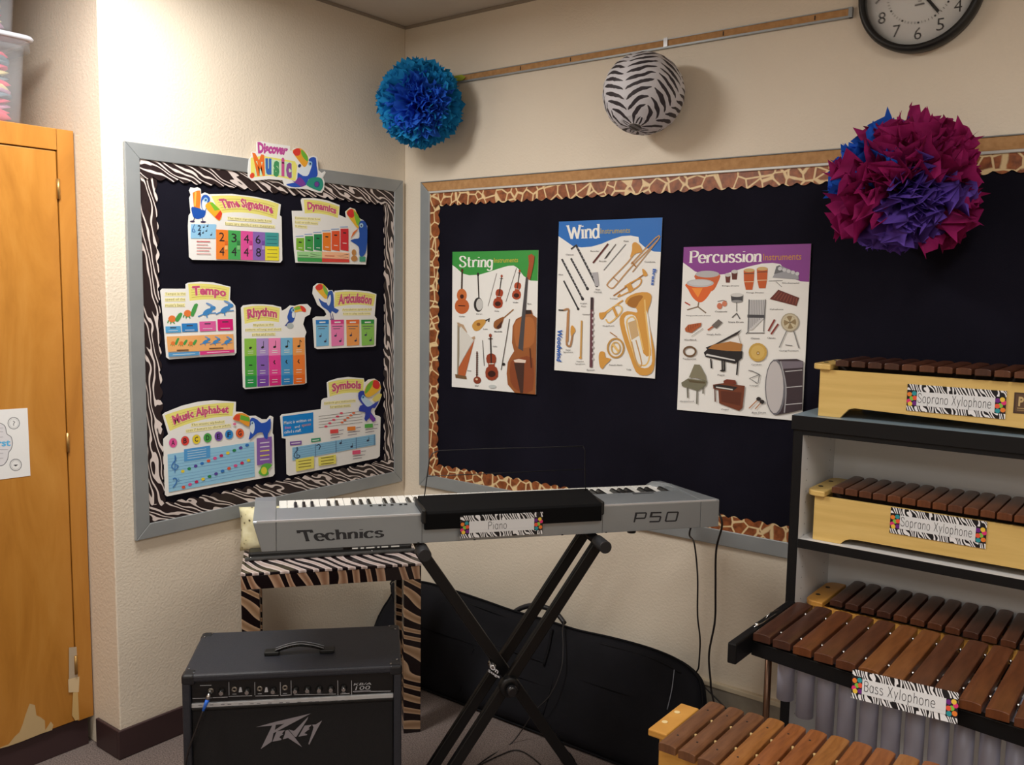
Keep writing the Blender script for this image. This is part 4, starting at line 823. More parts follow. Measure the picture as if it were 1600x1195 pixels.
# ------------------------------------------------------------------ plastic boxes on the cabinet
m, nt, b = newmat('clear_plastic')
b.inputs['Base Color'].default_value = (0.62, 0.67, 0.74, 1); b.inputs['Roughness'].default_value = 0.3; b.inputs['Alpha'].default_value = 0.11
CLEAR = m
LID = flat((196, 200, 212), 0.35, name='white_box_lid')
CONT = [noisy('contents_pink', (196, 62, 92), (222, 84, 108), 14, 0.7, 0), noisy('contents_teal', (70, 92, 110), (120, 132, 138), 12, 0.7, 0), noisy('contents_mauve', (150, 104, 140), (186, 140, 160), 14, 0.7, 0), noisy('contents_cream', (196, 180, 120), (208, 196, 150), 14, 0.7, 0)]
def plastic_box(name, label, y1, z0, h, ins):
    x1 = -0.21; w, L = 0.36, 0.56
    o = thing(name, label, 'box', (x1-w/2, y1-L/2, z0), 0, 'clear plastic boxes on the cabinet')
    def ringp(k, z, r=0.04, n=6):
        P = []
        for (sx, sy, a0) in ((1, 1, 0), (-1, 1, 90), (-1, -1, 180), (1, -1, 270)):
            for q in range(n+1):
                a_ = math.radians(a0+90*q/n); P.append(Vector((sx*(w/2*k-r)+r*math.cos(a_), sy*(L/2*(1-(1-k)*w/L)-r)+r*math.sin(a_), z)))
        return P
    def shell(ks, mat, nm):
        mb = smoothpoly(MB()); R = [mb.add(ringp(k, z)) for k, z in ks]; n = 28
        for a_, b_ in zip(R, R[1:]):
            for q in range(n): mb.face((a_+q, a_+(q+1) % n, b_+(q+1) % n, b_+q))
        mb.smooth = False; mb.face([R[0]+q for q in range(n)][::-1]); mb.face([R[-1]+q for q in range(n)])
        return mb.build(nm, o, mat)
    shell([(.90, .001), (.93, .015), (1.0, h-.03), (.99, h-.031), (.915, .02), (.9, .006)], CLEAR, 'body')
    shell([(1.0, h-.05), (1.07, h-.046), (1.07, h-.012), (1.0, h-.012)], CLEAR, 'rim')
    shell([(1.0, h-.0115), (1.10, h-.014), (1.12, h-.006), (1.10, h), (0.9, h), (.88, h-.006)], LID, 'lid')
    random.seed(ins)
    out = []
    for k in range(14):
        zz = .02+.0118*k*(h-.08)/.16; mb = smoothpoly(MB()); cx_ = random.uniform(-.002, .002); cy_ = random.uniform(-.004, .004); sq = lambda v_: math.copysign(abs(v_)**.28, v_)
        rx, ry, rz = random.uniform(.156, .159), random.uniform(.250, .256), .022
        R = []
        for i_ in range(7):
            a_ = PI*i_/6-PI/2; R.append(mb.add([(cx_+rx*math.cos(a_)*sq(math.cos(2*PI*q/20))*(1-.02*abs(math.sin(3*q+k))), cy_+ry*math.cos(a_)*sq(math.sin(2*PI*q/20))*(1-.015*abs(math.cos(2*q+k))), zz+.012+rz*math.sin(a_)+.007*math.sin(q*1.3+k)) for q in range(20)]))
        for a_, b_ in zip(R, R[1:]):
            for q in range(20): mb.face((a_+q, a_+(q+1) % 20, b_+(q+1) % 20, b_+q))
        c = CONT[[0, 0, 2, 0, 1, 2, 3, 0, 1, 3, 0, 1, 1, 0][(k+ins) % 14]]; mb.mats = [c]
        out.append(mb)
    big = MB()
    for mb in out:
        big.mat(mb.mats[0]); i0 = big.add([v+Vector(o.location) for v in mb.v]); big.smooth = True
        for f in mb.f: big.face([i0+q for q in f])
    tag(big.build('craft_supplies'), 'jumble of pink and blue craft supplies inside the %s clear box' % ('lower' if z0 < 2.2 else 'upper'), 'craft supplies', kind='stuff')
    return o
plastic_box('storage_box', 'lower clear plastic storage box standing directly on the orange cabinet', -1.455, 2.0695, 0.275, 0)
plastic_box('storage_box', 'upper clear plastic storage box stacked on another box, cut by the photo edge', -1.47, 2.346, 0.26, 5)

# ------------------------------------------------------------------ clock
cc = Vector((2.057, -0.001, 2.441))
t = thing('wall_clock', 'round black rimmed wall clock with white face at the upper right', 'clock', cc)
RX = Matrix.Rotation(PI/2, 4, 'X')
mb = MB(); mb.lathe([(0.160, 0.0), (0.168, 0.006), (0.170, 0.03), (0.166, 0.044), (0.158, 0.048), (0.150, 0.044), (0.148, 0.03), (0.148, 0.0)], 64, RX, False); mb.build('rim', t, BLACKP)
mb = MB(); mb.lathe([(0.1, 0.001), (0.149, 0.001), (0.149, 0.026), (0.01, 0.026)], 64, RX); mb.build('face', t, flat((226, 226, 224), 0.5))
a = Art(cc+Vector((0, -0.0262, 0)), (1, 0, 0), (0, 0, 1))
for h in range(1, 13):
    q = math.radians(90-30*h); r = 0.117; s_ = .0135 if h < 10 else .019; cx_, cy_ = r*math.cos(q), r*math.sin(q)
    a.text(str(h), [(cx_-s_*.75,cy_+.0165),(cx_+s_*.75,cy_+.0165),(cx_+s_*.75,cy_-.0165),(cx_-s_*.75,cy_-.0165)] if h != 1 else [(cx_-.004,cy_+.0165),(cx_+.004,cy_+.0165),(cx_+.004,cy_-.0165),(cx_-.004,cy_-.0165)], (48, 46, 46), -0.005)
for k in range(60):
    q = math.radians(6*k)
    if k % 5 == 0: a.ell(.088*math.cos(q), .088*math.sin(q), .003, .003, (48, 46, 46), 0, 8)
    else: a.line([(.085*math.cos(q), .085*math.sin(q)), (.091*math.cos(q), .091*math.sin(q))], .0014, (110, 106, 104))
a.line([(-.012,-.04),(.014,-.038)], .004, (90,88,86)); a.line([(-.004,-.03),(.006,-.03)], .003, (120,118,116))
a.done('dial_print', t)
mb = MB().box(-.004, .004, -0.031, -0.0295, -.02, .085, Matrix.Rotation(math.radians(-142), 4, 'Y').inverted()); mb.build('minute_hand', t, INK)
mb = MB().box(-.005, .005, -0.0335, -0.032, -.015, .055, Matrix.Rotation(math.radians(60), 4, 'Y').inverted()); mb.build('hour_hand', t, INK)
m, nt, b = newmat('clock_glass'); b.inputs['Base Color'].default_value = (1, 1, 1, 1); b.inputs['Transmission Weight'].default_value = 1; b.inputs['Roughness'].default_value = 0.02; b.inputs['IOR'].default_value = 1.25
b.inputs['Alpha'].default_value = 0.35
mb = MB(); mb.lathe([(0.149, 0.038), (0.148, 0.0415), (0.11, 0.0445), (0.06, 0.047), (0.005, 0.048), (0.005, 0.0465), (0.06, 0.0455), (0.11, 0.043), (0.147, 0.039)], 48, RX, False); mb.build('glass', t, m)

# ------------------------------------------------------------------ tissue paper flowers
def tissue(name, c, tr=0.25):
    m, nt, b = newmat(name); v = coords(nt)
    f = noise(nt, v, 26, 3); nt.links.new(ramp(nt, f, [(0.3, tuple(int(q*.86) for q in c)), (0.7, c)]), b.inputs['Base Color'])
    b.inputs['Roughness'].default_value = 0.75; b.inputs['Specular IOR Level'].default_value = 0.2
    tl = nt.nodes.new('ShaderNodeBsdfTranslucent'); tl.inputs['Color'].default_value = (*lin(c), 1)
    mx = nt.nodes.new('ShaderNodeMixShader'); mx.inputs[0].default_value = tr
    nt.links.new(b.outputs[0], mx.inputs[1]); nt.links.new(tl.outputs[0], mx.inputs[2])
    nt.links.new(mx.outputs[0], nt.nodes['Material Output'].inputs['Surface']); return m
def petal(mb, c, d, L, w, rnd, zig=3, curl=0.0, nj=9, ni=6, amp=1.0):
    d = d.normalized(); a_ = d.cross(Vector((rnd.uniform(-1, 1), rnd.uniform(-1, 1), rnd.uniform(-1, 1)))).normalized(); n_ = d.cross(a_)
    ph = rnd.uniform(0, 6); R = []
    for i in range(ni+1):
        s_ = i/ni; row = []
        for j in range(nj+1):
            u = j/nj*2-1; ww = w*(0.12+0.88*s_**0.75)
            ll = L*s_
            if i == ni: ll *= 1-0.075*(1 if j % 2 else 0)-0.06*abs(u)
            else: ll *= 1-0.05*abs(u)*s_
            wob = amp*(0.012*math.sin(j*1.9+ph+3*s_)+0.010*math.sin(5*s_+ph*2+j*.7))*(0.3+s_)
            row.append(c+d*(ll*(1-curl*abs(u)*.15))+a_*(ww*u)+n_*(wob*L/.2+curl*L*s_*s_*.4-abs(u)*ww*.35*math.cos(ph)))
        R.append(mb.add(row))
    mb.smooth = True
    for i in range(ni):
        for j in range(nj): mb.face((R[i]+j, R[i]+j+1, R[i+1]+j+1, R[i+1]+j))
def sphdir(rnd):
    while True:
        v = Vector((rnd.uniform(-1, 1), rnd.uniform(-1, 1), rnd.uniform(-1, 1)))
        if 0.05 < v.length < 1: return v.normalized()
PB = Vector((0.256, -0.178, 2.303)); PR = 0.182
t = thing('paper_pompom', 'round blue tissue paper flower hanging in the wall corner', 'paper decoration', PB)
rnd = random.Random(3); view = (CAM-PB).normalized()
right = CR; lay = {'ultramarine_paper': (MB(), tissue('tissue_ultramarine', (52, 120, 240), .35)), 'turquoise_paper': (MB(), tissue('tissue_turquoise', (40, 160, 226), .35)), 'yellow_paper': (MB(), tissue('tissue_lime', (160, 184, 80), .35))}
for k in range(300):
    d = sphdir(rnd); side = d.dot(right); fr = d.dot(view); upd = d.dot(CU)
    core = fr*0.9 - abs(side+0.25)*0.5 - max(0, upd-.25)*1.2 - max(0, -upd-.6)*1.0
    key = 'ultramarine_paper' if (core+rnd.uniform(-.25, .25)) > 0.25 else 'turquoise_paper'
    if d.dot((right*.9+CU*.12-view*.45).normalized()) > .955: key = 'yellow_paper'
    petal(lay[key][0], Vector((0, 0, 0)), d, PR*rnd.uniform(.86, 1.0), PR*rnd.uniform(.22, .34), rnd, nj=8)
for k_, (mb, m_) in lay.items(): mb.build(k_, t, m_, at=(0, 0, 0))
PM = Vector((2.092, -0.205, 1.873)); PR2 = 0.182
t = thing('paper_pompom', 'magenta and purple tissue paper flower on the top frame of the back board', 'paper decoration', PM)
rnd = random.Random(11); view = (CAM-PM).normalized()
lay = {'magenta_paper': (MB(), tissue('tissue_magenta', (168, 34, 108), .3)), 'purple_paper': (MB(), tissue('tissue_purple', (118, 86, 200), .3)), 'blue_paper': (MB(), tissue('tissue_royal_blue', (40, 104, 226), .3))}
for k in range(105):
    d = sphdir(rnd); s_ = d.dot(CR); fr = d.dot(view); u_ = d.dot(CU)
    if d.dot((CR*.38-CU*.18+view*.9).normalized()) > .80 or (u_ < -.48 and -.75 < s_ < .5): key = 'purple_paper'; L = .95
    elif (s_ < -0.3 and u_ > 0.2 and fr < .55) or (fr < -.25 and rnd.random() < .6): key = 'blue_paper'; L = .98
    else: key = 'magenta_paper'; L = 1.04
    st = 1.0+0.22*max(0, abs(s_)-.3)
    w_ = PR2*rnd.uniform(.45, .72) if key != 'purple_paper' else PR2*rnd.uniform(.28, .42)
    petal(lay[key][0], Vector((0, 0, 0)), d, PR2*L*st*rnd.uniform(.84, 1.05)*(1 if d.y < 0.3 else .8), w_, rnd, nj=16, curl=rnd.uniform(-.5, .5), amp=2.0)
for k_, (mb, m_) in lay.items(): mb.build(k_, t, m_, at=(0, 0, 0))
# ------------------------------------------------------------------ zebra paper lantern
LP = Vector((1.236, -0.140, 2.232)); LR = 0.134
t = thing('paper_lantern', 'round black and white zebra striped paper lantern on the back wall', 'paper lantern', LP)
m, nt, b = newmat('zebra_tissue')
tc = nt.nodes.new('ShaderNodeTexCoord'); sx = nt.nodes.new('ShaderNodeSeparateXYZ'); nt.links.new(tc.outputs['Object'], sx.inputs[0])
def mth(op, a_, b_=None, c_=None):
    n_ = nt.nodes.new('ShaderNodeMath'); n_.operation = op
    for k, v in enumerate((a_, b_, c_)):
        if v is None: continue
        if isinstance(v, (int, float)): n_.inputs[k].default_value = v
        else: nt.links.new(v, n_.inputs[k])
    return n_.outputs[0]
az = mth('ARCTAN2', sx.outputs['Y'], sx.outputs['X'])
g = mth('MULTIPLY', mth('ADD', az, PI), 8/(2*PI)); fr_ = mth('FRACT', g)
tri = mth('ABSOLUTE', mth('SUBTRACT', mth('PINGPONG', g, 1.0), 0.5)); saw = mth('PINGPONG', g, 1.0)
nz = noise(nt, tc.outputs['Object'], 22, 2)
phase = mth('ADD', mth('MULTIPLY', sx.outputs['Z'], 270.0), mth('ADD', mth('MULTIPLY', saw, 11.0), mth('MULTIPLY', nz, 5.0)))
st = mth('SINE', phase)
thr = mth('ADD', mth('MULTIPLY', mth('POWER', mth('MULTIPLY', tri, 2.0), 1.8), 1.35), -0.15)
blk = mth('GREATER_THAN', st, thr)
nt.links.new(ramp(nt, blk, [(0, (222, 222, 230)), (1, (48, 42, 50))]), b.inputs['Base Color']); b.inputs['Roughness'].default_value = 0.6
tl = nt.nodes.new('ShaderNodeBsdfTranslucent'); tl.inputs['Color'].default_value = (.7, .7, .72, 1); mx = nt.nodes.new('ShaderNodeMixShader'); mx.inputs[0].default_value = 0.12
nt.links.new(b.outputs[0], mx.inputs[1]); nt.links.new(tl.outputs[0], mx.inputs[2]); nt.links.new(mx.outputs[0], nt.nodes['Material Output'].inputs['Surface'])
prof = []
for k in range(97):
    q = -PI/2+0.16+(PI-0.32)*k/96; rr = LR*(1-0.012*abs(math.sin(k*PI/8))**0.5+0.012); prof.append((rr*math.cos(q), rr*math.sin(q)*.97))
mb = MB(); mb.lathe(prof, 48, None, False); o = mb.build('paper_shade', t, m, at=(0, 0, 0))
tilt = Matrix.Rotation(math.radians(14), 4, CF) @ Matrix.Rotation(math.radians(-22), 4, CR) @ Matrix.Rotation(math.radians(12+34), 4, 'Z')
o.rotation_euler = tilt.to_euler()
for zz in (prof[0], prof[-1]):
    mb = MB(); mb.tube([Vector((zz[0]*math.cos(q*PI/12), zz[0]*math.sin(q*PI/12), zz[1])) for q in range(25)], 0.0012, 6); o = mb.build('wire_ring', t, CHROME, at=(0, 0, 0)); o.rotation_euler = tilt.to_euler()

# ------------------------------------------------------------------ small table wrapped in zebra vinyl
TO, TA = Vector((0.272, -1.052, 0)), math.radians(51.7)
t = thing('side_table', 'small square legged table wrapped in zebra print vinyl', 'table', TO, TA)
lbox('tabletop', t, (0, .61, 0, .30, .612, .622), ZB_TABLE_TOP_LIT, .002)
lbox('apron', t, (.001, .609, .001, .06, .565, .6118), ZB_TABLE, .001)
lbox('apron', t, (.001, .609, .24, .299, .565, .6118), ZB_TABLE, .001)
lbox('apron', t, (.001, .06, .0605, .2395, .565, .6118), ZB_TABLE, .001)
lbox('apron', t, (.55, .609, .0605, .2395, .565, .6118), ZB_TABLE, .001)
for x in (0.001, .549):
    for y in (.001, .239): lbox('leg', t, (x, x+.06, y, y+.06, .001, .5648), ZB_TABLE_LEG, .002)
TM = wmat(t)
# black slim keyboard lying on the table
t = thing('keyboard_case', 'flat black case with white lettering lying on the zebra table', 'case', TM @ Vector((.02, .05, .6225)), TA)
lbox('body', t, (0, .575, .10, .165, .001, .026), BLACKP, .006)
lbox('front_lip', t, (-.012, .585, .082, .0995, .001, .012), flat((62, 62, 62), .3), .003)
for x in (.008, .43):
    mb = MB(); mb.lathe([(.004, 0), (.0035, .002)], 10, Matrix.Translation((x, .09, .0122))); mb.build('rivet', t, CHROME)
a = Art(wmat(t) @ Vector((0, .0995, 0)), Vector((math.cos(TA), math.sin(TA), 0)), (0, 0, 1))
for x, w in ((.36, .02), (.39, .012), (.41, .03), (.45, .008), (.465, .024), (.50, .03)): a.rect(x, .019, x+w, .024, (220, 220, 216))
a.done('lettering', t)
# spotted cloth
m, nt, b = newmat('leopard_plush'); v = coords(nt); vo = nt.nodes.new('ShaderNodeTexVoronoi'); vo.inputs['Scale'].default_value = 42; nt.links.new(v, vo.inputs['Vector'])
ad = mth  # noqa
nn = noise(nt, v, 30, 3)
sm_ = nt.nodes.new('ShaderNodeMath'); sm_.operation = 'MULTIPLY_ADD'; sm_.inputs[1].default_value = .5; nt.links.new(nn, sm_.inputs[0]); nt.links.new(vo.outputs['Distance'], sm_.inputs[2])
nt.links.new(ramp(nt, sm_.outputs[0], [(0.38, (70, 58, 40)), (0.5, (222, 214, 170)), (1, (232, 226, 190))]), b.inputs['Base Color']); b.inputs['Roughness'].default_value = .95
bump(nt, b, nn, .6, .004)
def pillow(name, parent, W_, H_, T_, mat, n=16, pw=2.6):
    mb = smoothpoly(MB()); idx = {}
    for sgn in (1, -1):
        for i in range(n+1):
            for j in range(n+1):
                u, w = i/n*2-1, j/n*2-1
                th = T_/2*((1-abs(u)**pw)*(1-abs(w)**pw))**0.5
                edge = i in (0, n) or j in (0, n)
                if edge and sgn == -1: idx[(sgn, i, j)] = idx[(1, i, j)]; continue
                pin = 1-0.06*(1-abs(w)**2)*abs(u)**4; piw = 1-0.06*(1-abs(u)**2)*abs(w)**4
                idx[(sgn, i, j)] = mb.add([(u*W_/2*pin, sgn*th+.004*math.sin(7*u+5*w), w*H_/2*piw+H_/2)])
    for sgn in (1, -1):
        for i in range(n):
            for j in range(n):
                q = (idx[(sgn, i, j)], idx[(sgn, i+1, j)], idx[(sgn, i+1, j+1)], idx[(sgn, i, j+1)])
                mb.face(q if sgn == -1 else q[::-1])
    o = mb.build(name, parent, mat, at=(0, 0, 0)); return o
cu_ = pillow('cushion', None, .20, .165, .075, m)
cu_.location = TM @ Vector((.085, .262, .6235)); cu_.rotation_euler = (0, 0, TA)
tag(cu_, 'cream spotted plush cushion behind the left end of the silver keyboard', 'cushion')

# ------------------------------------------------------------------ digital piano
PO, PA = Vector((0.808, -1.390, 0)), math.radians(52.2)
piano = thing('digital_piano', 'long silver digital piano on the black stand, seen from its back', 'piano', PO, PA)
PMX = wmat(piano); PUx = Vector((math.cos(PA), math.sin(PA), 0)); PNy = Vector((-math.sin(PA), math.cos(PA), 0))
LN = 1.36; ZT = .960; ZB_ = .876
prof = [(0, ZB_), (0, ZT-.004), (.004, ZT), (.15, .957), (.152, .925), (.315, .918), (.318, .905), (.30, ZB_)]
mb = MB(); mb.prism(prof, .0605, LN-.0605, lambda p, l: Vector((l, p[0], p[1]))); mb.build('body', piano, SILVER, .0015)
capp = [(.0, ZB_), (0, ZT-.004), (.004, ZT), (.15, .9605), (.22, .963), (.30, .956), (.325, .94), (.322, .905), (.30, ZB_)]
mb = MB(); mb.prism([(p[0]+(.0 if p[1] > .9 else .0), p[1]) for p in capp], 0, .0600, lambda p, l: Vector((l+(0.022*(1-min(1, (p[1]-ZB_)/.03)) if l == 0 and p[1] < .9 else 0), p[0], p[1]))); mb.build('end_cap', piano, SILVER, .002)
mb = MB(); mb.prism(capp, LN-.06, LN, lambda p, l: Vector((l-(0.10*max(0, p[0]-.05)/.27*1.0 if l == LN else 0), p[0], p[1]))); mb.build('end_cap', piano, SILVER, .004)
mb = MB().box(.010, LN-.01, -.0006, .0045, ZT-.004, ZT+.0004); mb.build('edge_highlight', piano, flat((206, 208, 212), .25, .2))  # pale strip paints the highlight along the rear top edge
for x in (.452, .985): lbox('seam', piano, (x, x+.0015, -.0006, .01, ZB_, ZT-.006), flat((84, 86, 90), .6), 0)
for x in (.44, .60, .86, .995): lbox('screw', piano, (x, x+.006, -.001, .004, ZB_+.0, ZB_+.003), BLACKP, 0)
for x in (.32, .345, .358, .38, .405, .42): lbox('slider', piano, (x, x+.008, .118, .124, .9585, .9605), BLACKP, 0)
lbox('slot', piano, (1.13, 1.2, .125, .13, .9585, .9605), flat((90, 90, 92), .6), 0)
for x in (.25, 1.09): 
    mb = MB(); mb.lathe([(.013, ZB_-.012), (.014, ZB_)], 14, Matrix.Translation((x, .03, 0))); mb.build('foot', piano, BLACKP)
lbox('port', piano, (LN-.012, LN+.001, .004, .016, ZT-.047, ZT-.035), flat((30, 90, 130), .5), .001)
# keys: treble end is at x=0 because we look from the back
KX0 = .0675; KP = (LN-2*KX0)/52
names_ = []
seq = 'CBAGFED'
letters = [seq[k % 7] for k in range(52)]
wk = None
mb = MB().box(.0006, KP-.0006, .156, .312, .926, .9405); wk = mb.build('white_key', piano, KEYW, .001); 
wk.location.x = KX0+KP/2
for k in range(1, 52):
    o = wk.copy(); COL.objects.link(o); o.parent = piano; o.location.x = KX0+KP*(k+.5)
bk = None
for k in range(51):
    if letters[k] in 'CF': continue   # no black key below C and F
    x = KX0+KP*(k+1)
    if bk is None:
        mb = MB(); i = mb.add([(-.0055,.154,.9412),(.0055,.154,.9412),(.0055,.252,.9412),(-.0055,.252,.9412),(-.0042,.154,.9535),(.0042,.154,.9535),(.0042,.238,.9525),(-.0042,.238,.9525)])
        for q in ((0,3,2,1),(4,5,6,7),(0,1,5,4),(1,2,6,5),(2,3,7,6),(3,0,4,7)): mb.face([i+w for w in q])
        bk = mb.build('black_key', piano, KEYB, .0012); bk.location.x = x
    else:
        o = bk.copy(); COL.objects.link(o); o.parent = piano; o.location.x = x
# lettering on the back
a = Art(PMX @ Vector((0, -.0002, 0)), PUx, (0, 0, 1), (360, 700, 3.9825))
a.pen('Technics', [(418,517),(958,494),(950,552),(440,582)], (36, 38, 44), .19, .09, .11, .05)
a.n += .0001
a.done('maker_lettering', piano)
a = Art(PMX @ Vector((0, -.0002, 0)), PUx, (0, 0, 1), (860, 700, 3.9825))
a.pen('q50', [(520,405),(808,398),(800,452),(514,462)], (36, 38, 44), .1, .16, 0, .12)
a.done('model_lettering', piano)
# black music rest folded over the top, with a wire frame
mb = MB()
pr_ = [(.12, .9612), (.118, .984), (.05, .9765), (-.012, .968), (-.018, .962), (-.016, .917), (-.0012, .915), (-.0012, .9612)]
mb.prism(pr_, .458, .978, lambda p, l: Vector((l, p[0], p[1]))); mb.build('music_rest', piano, flat((9, 9, 11), .85, spec=.15), .002)
for (x0, x1, y) in ((.45, .462, .0), (.974, .984, .0)): lbox('rest_bracket', piano, (x0, x1, -.02, .12, .935, .975), BLACKP, .004)
WO = PMX @ Vector((0, .10, 0)); 
def wp(px, py): return PMX.inverted() @ hit(px, py, WO, PNy)
mb = MB(); mb.tube([wp(663, 776), wp(667, 746), wp(671, 718), wp(676, 708), wp(686, 704), wp(760, 701), wp(840, 699), wp(911, 697)], .0016, 6)
mb.tube([wp(667, 744), wp(760, 740), wp(912, 733)], .0013, 6)
mb.tube([wp(911, 697), wp(914, 704), wp(914, 735), wp(915, 768)], .0016, 6)
mb.build('wire_rack', piano, flat((26, 26, 32), .4, .4))
# ------------------------------------------------------------------ name tags
def nametag(name, label, O, U, V, w, h, txt, zb, q=(0.1, .9), thick=.0009, par=None):
    a = Art(O, U, V); a.card([(0, 0), (w, 0), (w, h), (0, h)], zb, thick)
    e = w*.105; y0, y1 = h*.2, h*.74
    for sgn, x in ((0, 0.0), (1, w-e)):
        a.rect(x, y0-.001, x+e, y1+.003, (20, 16, 26))
        P = [(.25,.78,(236,130,50)),(.72,.86,(40,150,160)),(.5,.5,(130,196,70)),(.12,.3,(226,50,120)),(.85,.55,(236,90,60)),(.35,.1,(240,200,70)),(.82,.18,(110,34,130))]
        for (u, v_, c) in P:
            if sgn: u, v_ = 1-u, 1-v_
            a.ell(x+e*min(max(u, .22), .8), y0+(y1-y0)*min(max(v_, .12), .92), h*.085, h*.085, c, 0, 12)
    a.rect(e, h*.22, w-e, h*.74, (226, 228, 232))
    n_ = len(txt)*.017/(.8*w) if False else None
    x0, x1 = q
    a.line([(e, h*.33), (w-e, h*.33)], .0004, (196, 200, 210))
    a.pen(txt, [(x0*w, h*.68), (x1*w, h*.68), (x1*w, h*.34), (x0*w, h*.34)], (52, 52, 58), .075, None, 0, .1)
    return tag(a.done(name), label, 'name tag', 'zebra print name tags')
TG0 = PMX @ Vector((0, -.0190, 0))
p0, p1 = hit(719, 841, TG0, PNy), hit(845, 833, TG0, PNy)
up_ = Vector((0, 0, 1))
nametag('name_tag', 'zebra print name tag reading Piano on the back of the silver piano', p0, PUx, (Vector((0, 0, 1))+PNy*0.0), (p1-p0).length*1.02, .064, 'Piano', ZB_TAG2, (.33, .56))

# ------------------------------------------------------------------ keyboard stand
st_ = thing('keyboard_stand', 'black double braced X keyboard stand under the silver piano', 'stand', PO+PUx*.71, PA)
o_ = lambda x, y, z: Vector((x-.71, y, z))
def bar(a_, b_, w, h, mat, name, par=st_):
    """rectangular bar from a_ to b_"""
    a_, b_ = Vector(a_), Vector(b_); d = (b_-a_).normalized(); s_ = Vector((0, 1, 0)); n_ = d.cross(s_).normalized(); mb = MB()
    P = []
    for p in (a_, b_):
        for (u, v_) in ((-1, -1), (1, -1), (1, 1), (-1, 1)): P.append(p+s_*(w/2*u)+n_*(h/2*v_))
    i = mb.add(P)
    for q in ((0, 3, 2, 1), (4, 5, 6, 7), (0, 1, 5, 4), (1, 2, 6, 5), (2, 3, 7, 6), (3, 0, 4, 7)): mb.face([i+k for k in q])
    return mb.build(name, par, mat, .004)
XL, XR = .455, .972; ZA = .853
for x, y0 in ((XL, .005), (XR, -.02)):
    mb = MB(); mb.tube([o_(x, y0, ZA), o_(x, .30, ZA)], .0145, 14); mb.build('support_arm', st_, BLACKM)
    mb = MB(); mb.tube([o_(x, y0-.05, ZA), o_(x, y0+.02, ZA)], .0185, 16); mb.build('rubber_cap', st_, flat((30, 30, 34), .55), .002)
    mb = MB(); mb.tube([o_(x, .28, ZA), o_(x, .33, ZA)], .0185, 16); mb.build('rubber_cap', st_, flat((30, 30, 34), .55), .002)
bar(o_(XL, .06, ZA-.012), o_(.995, .06, .03), .028, .034, BLACKM, 'leg_bar')
bar(o_(XR, .005, ZA-.012), o_(.43, .005, .03), .022, .034, BLACKM, 'leg_bar')
bar(o_(XR, .125, ZA-.012), o_(.43, .125, .03), .022, .034, BLACKM, 'leg_bar')
for x in (.995, .43):
    mb = MB(); mb.tube([o_(x, -.05, .02), o_(x, .30, .02)], .0145, 14); mb.build('foot_bar', st_, BLACKM)
    for y in (-.06, .27): mb = MB(); mb.tube([o_(x, y, .0195), o_(x, y+.04, .0195)], .0185, 14); mb.build('rubber_foot', st_, BLACKP)
mb = MB(); mb.lathe([(.02, -.016), (.03, -.012), (.03, .012), (.02, .016)], 20, Matrix.Translation(o_(.708, -.012, .44)) @ RX); mb.build('hub', st_, BLACKM, .002)
mb = MB(); mb.lathe([(.01, 0), (.016, .008), (.016, .02), (.010, .024)], 16, Matrix.Translation(o_(.708, -.03, .44)) @ RX); mb.build('knob', st_, flat((24, 24, 28), .3))
mb = MB(); mb.lathe([(.01, 0), (.01, .03), (.006, .034)], 12, Matrix.Translation(o_(.665, .045, .49)) @ RX); mb.build('pin', st_, CHROME)
Osp = wmat(st_) @ o_(.708, -.012, .44)
dd = (PUx*.52+Vector((0, 0, -.72))).normalized(); vv = (PUx*.72+Vector((0, 0, .52))).normalized()
sp = PMX @ Vector((0, -.0085, 0))
a = Art(sp, PUx, (0, 0, 1), (640, 820, 3.188))
a.text('On', [(404,690),(448,722),(438,742),(396,712)], (214, 216, 224), .03); a.text('Stage', [(392,718),(452,752),(446,768),(390,734)], (214, 216, 224), .02)
a.done('sticker', st_)

# ------------------------------------------------------------------ padded bag leaning on the back wall
BO = Vector((0, -.335, 0)); BT = Vector((0, -.135, .37)); BV = (BT-BO).normalized(); BU = Vector((1, 0, 0)); BN = BU.cross(BV)
t = thing('gig_bag', 'long black padded keyboard bag leaning on the back wall behind the stand', 'bag', (0.8, -.25, 0))
def bp(px, py):
    h = hit(px, py, BO, BN)-BO; return (h.dot(BU), h.dot(BV))
topc = [bp(*q) for q in [(611, 906), (658, 907), (700, 918), (760, 938), (800, 952), (850, 966), (900, 982), (950, 993), (1000, 1006), (1040, 1020), (1070, 1036), (1092, 1058), (1098, 1085), (1096, 1110)]]
topc = [(x, min(y, .415)) for x, y in topc]
outl = [(.075, .05), (.07, .22), (.10, .33)] + topc + [(1.548, .13), (1.53, .04), (1.44, .012), (1.0, .01), (.6, .01), (.2, .01), (.11, .015)]
OL = [Vector((p.x, p.y)) for p in catmull([(x, y, 0) for x, y in outl], 3, True)]
cxm = [Vector((min(max(p.x, .25), 1.33), .2)) for p in OL]
mb = smoothpoly(MB()); R = []; T_ = .10; n = len(OL)
LV = [(0.0, 1.0), (.25, .985), (.5, .96), (.8, .9), (.95, .8), (1.0, .65), (1.02, .4), (1.03, .15)]
def bagp(p, c, k, off):
    q = c+(p-c)*k; w = .004*math.sin(9*q.x+14*q.y)+.003*math.sin(23*q.x-9*q.y)
    return BO+BU*q.x+BV*max(q.y, .004)+BN*(off+w*(1 if abs(off) > .01 else 0))
for sgn in (1, -1):
    for (h, k) in LV[(0 if sgn == 1 else 1):]:
        R.append((sgn, h, k))
R = sorted(R, key=lambda r: (-r[0]*r[1], ))
order = [(1, h, k) for h, k in LV[::-1]] + [(-1, h, k) for h, k in LV[1:]]
rings = [mb.add([bagp(p, c, k, (T_/2*h)*s_-.03) for p, c in zip(OL, cxm)]) for s_, h, k in order]
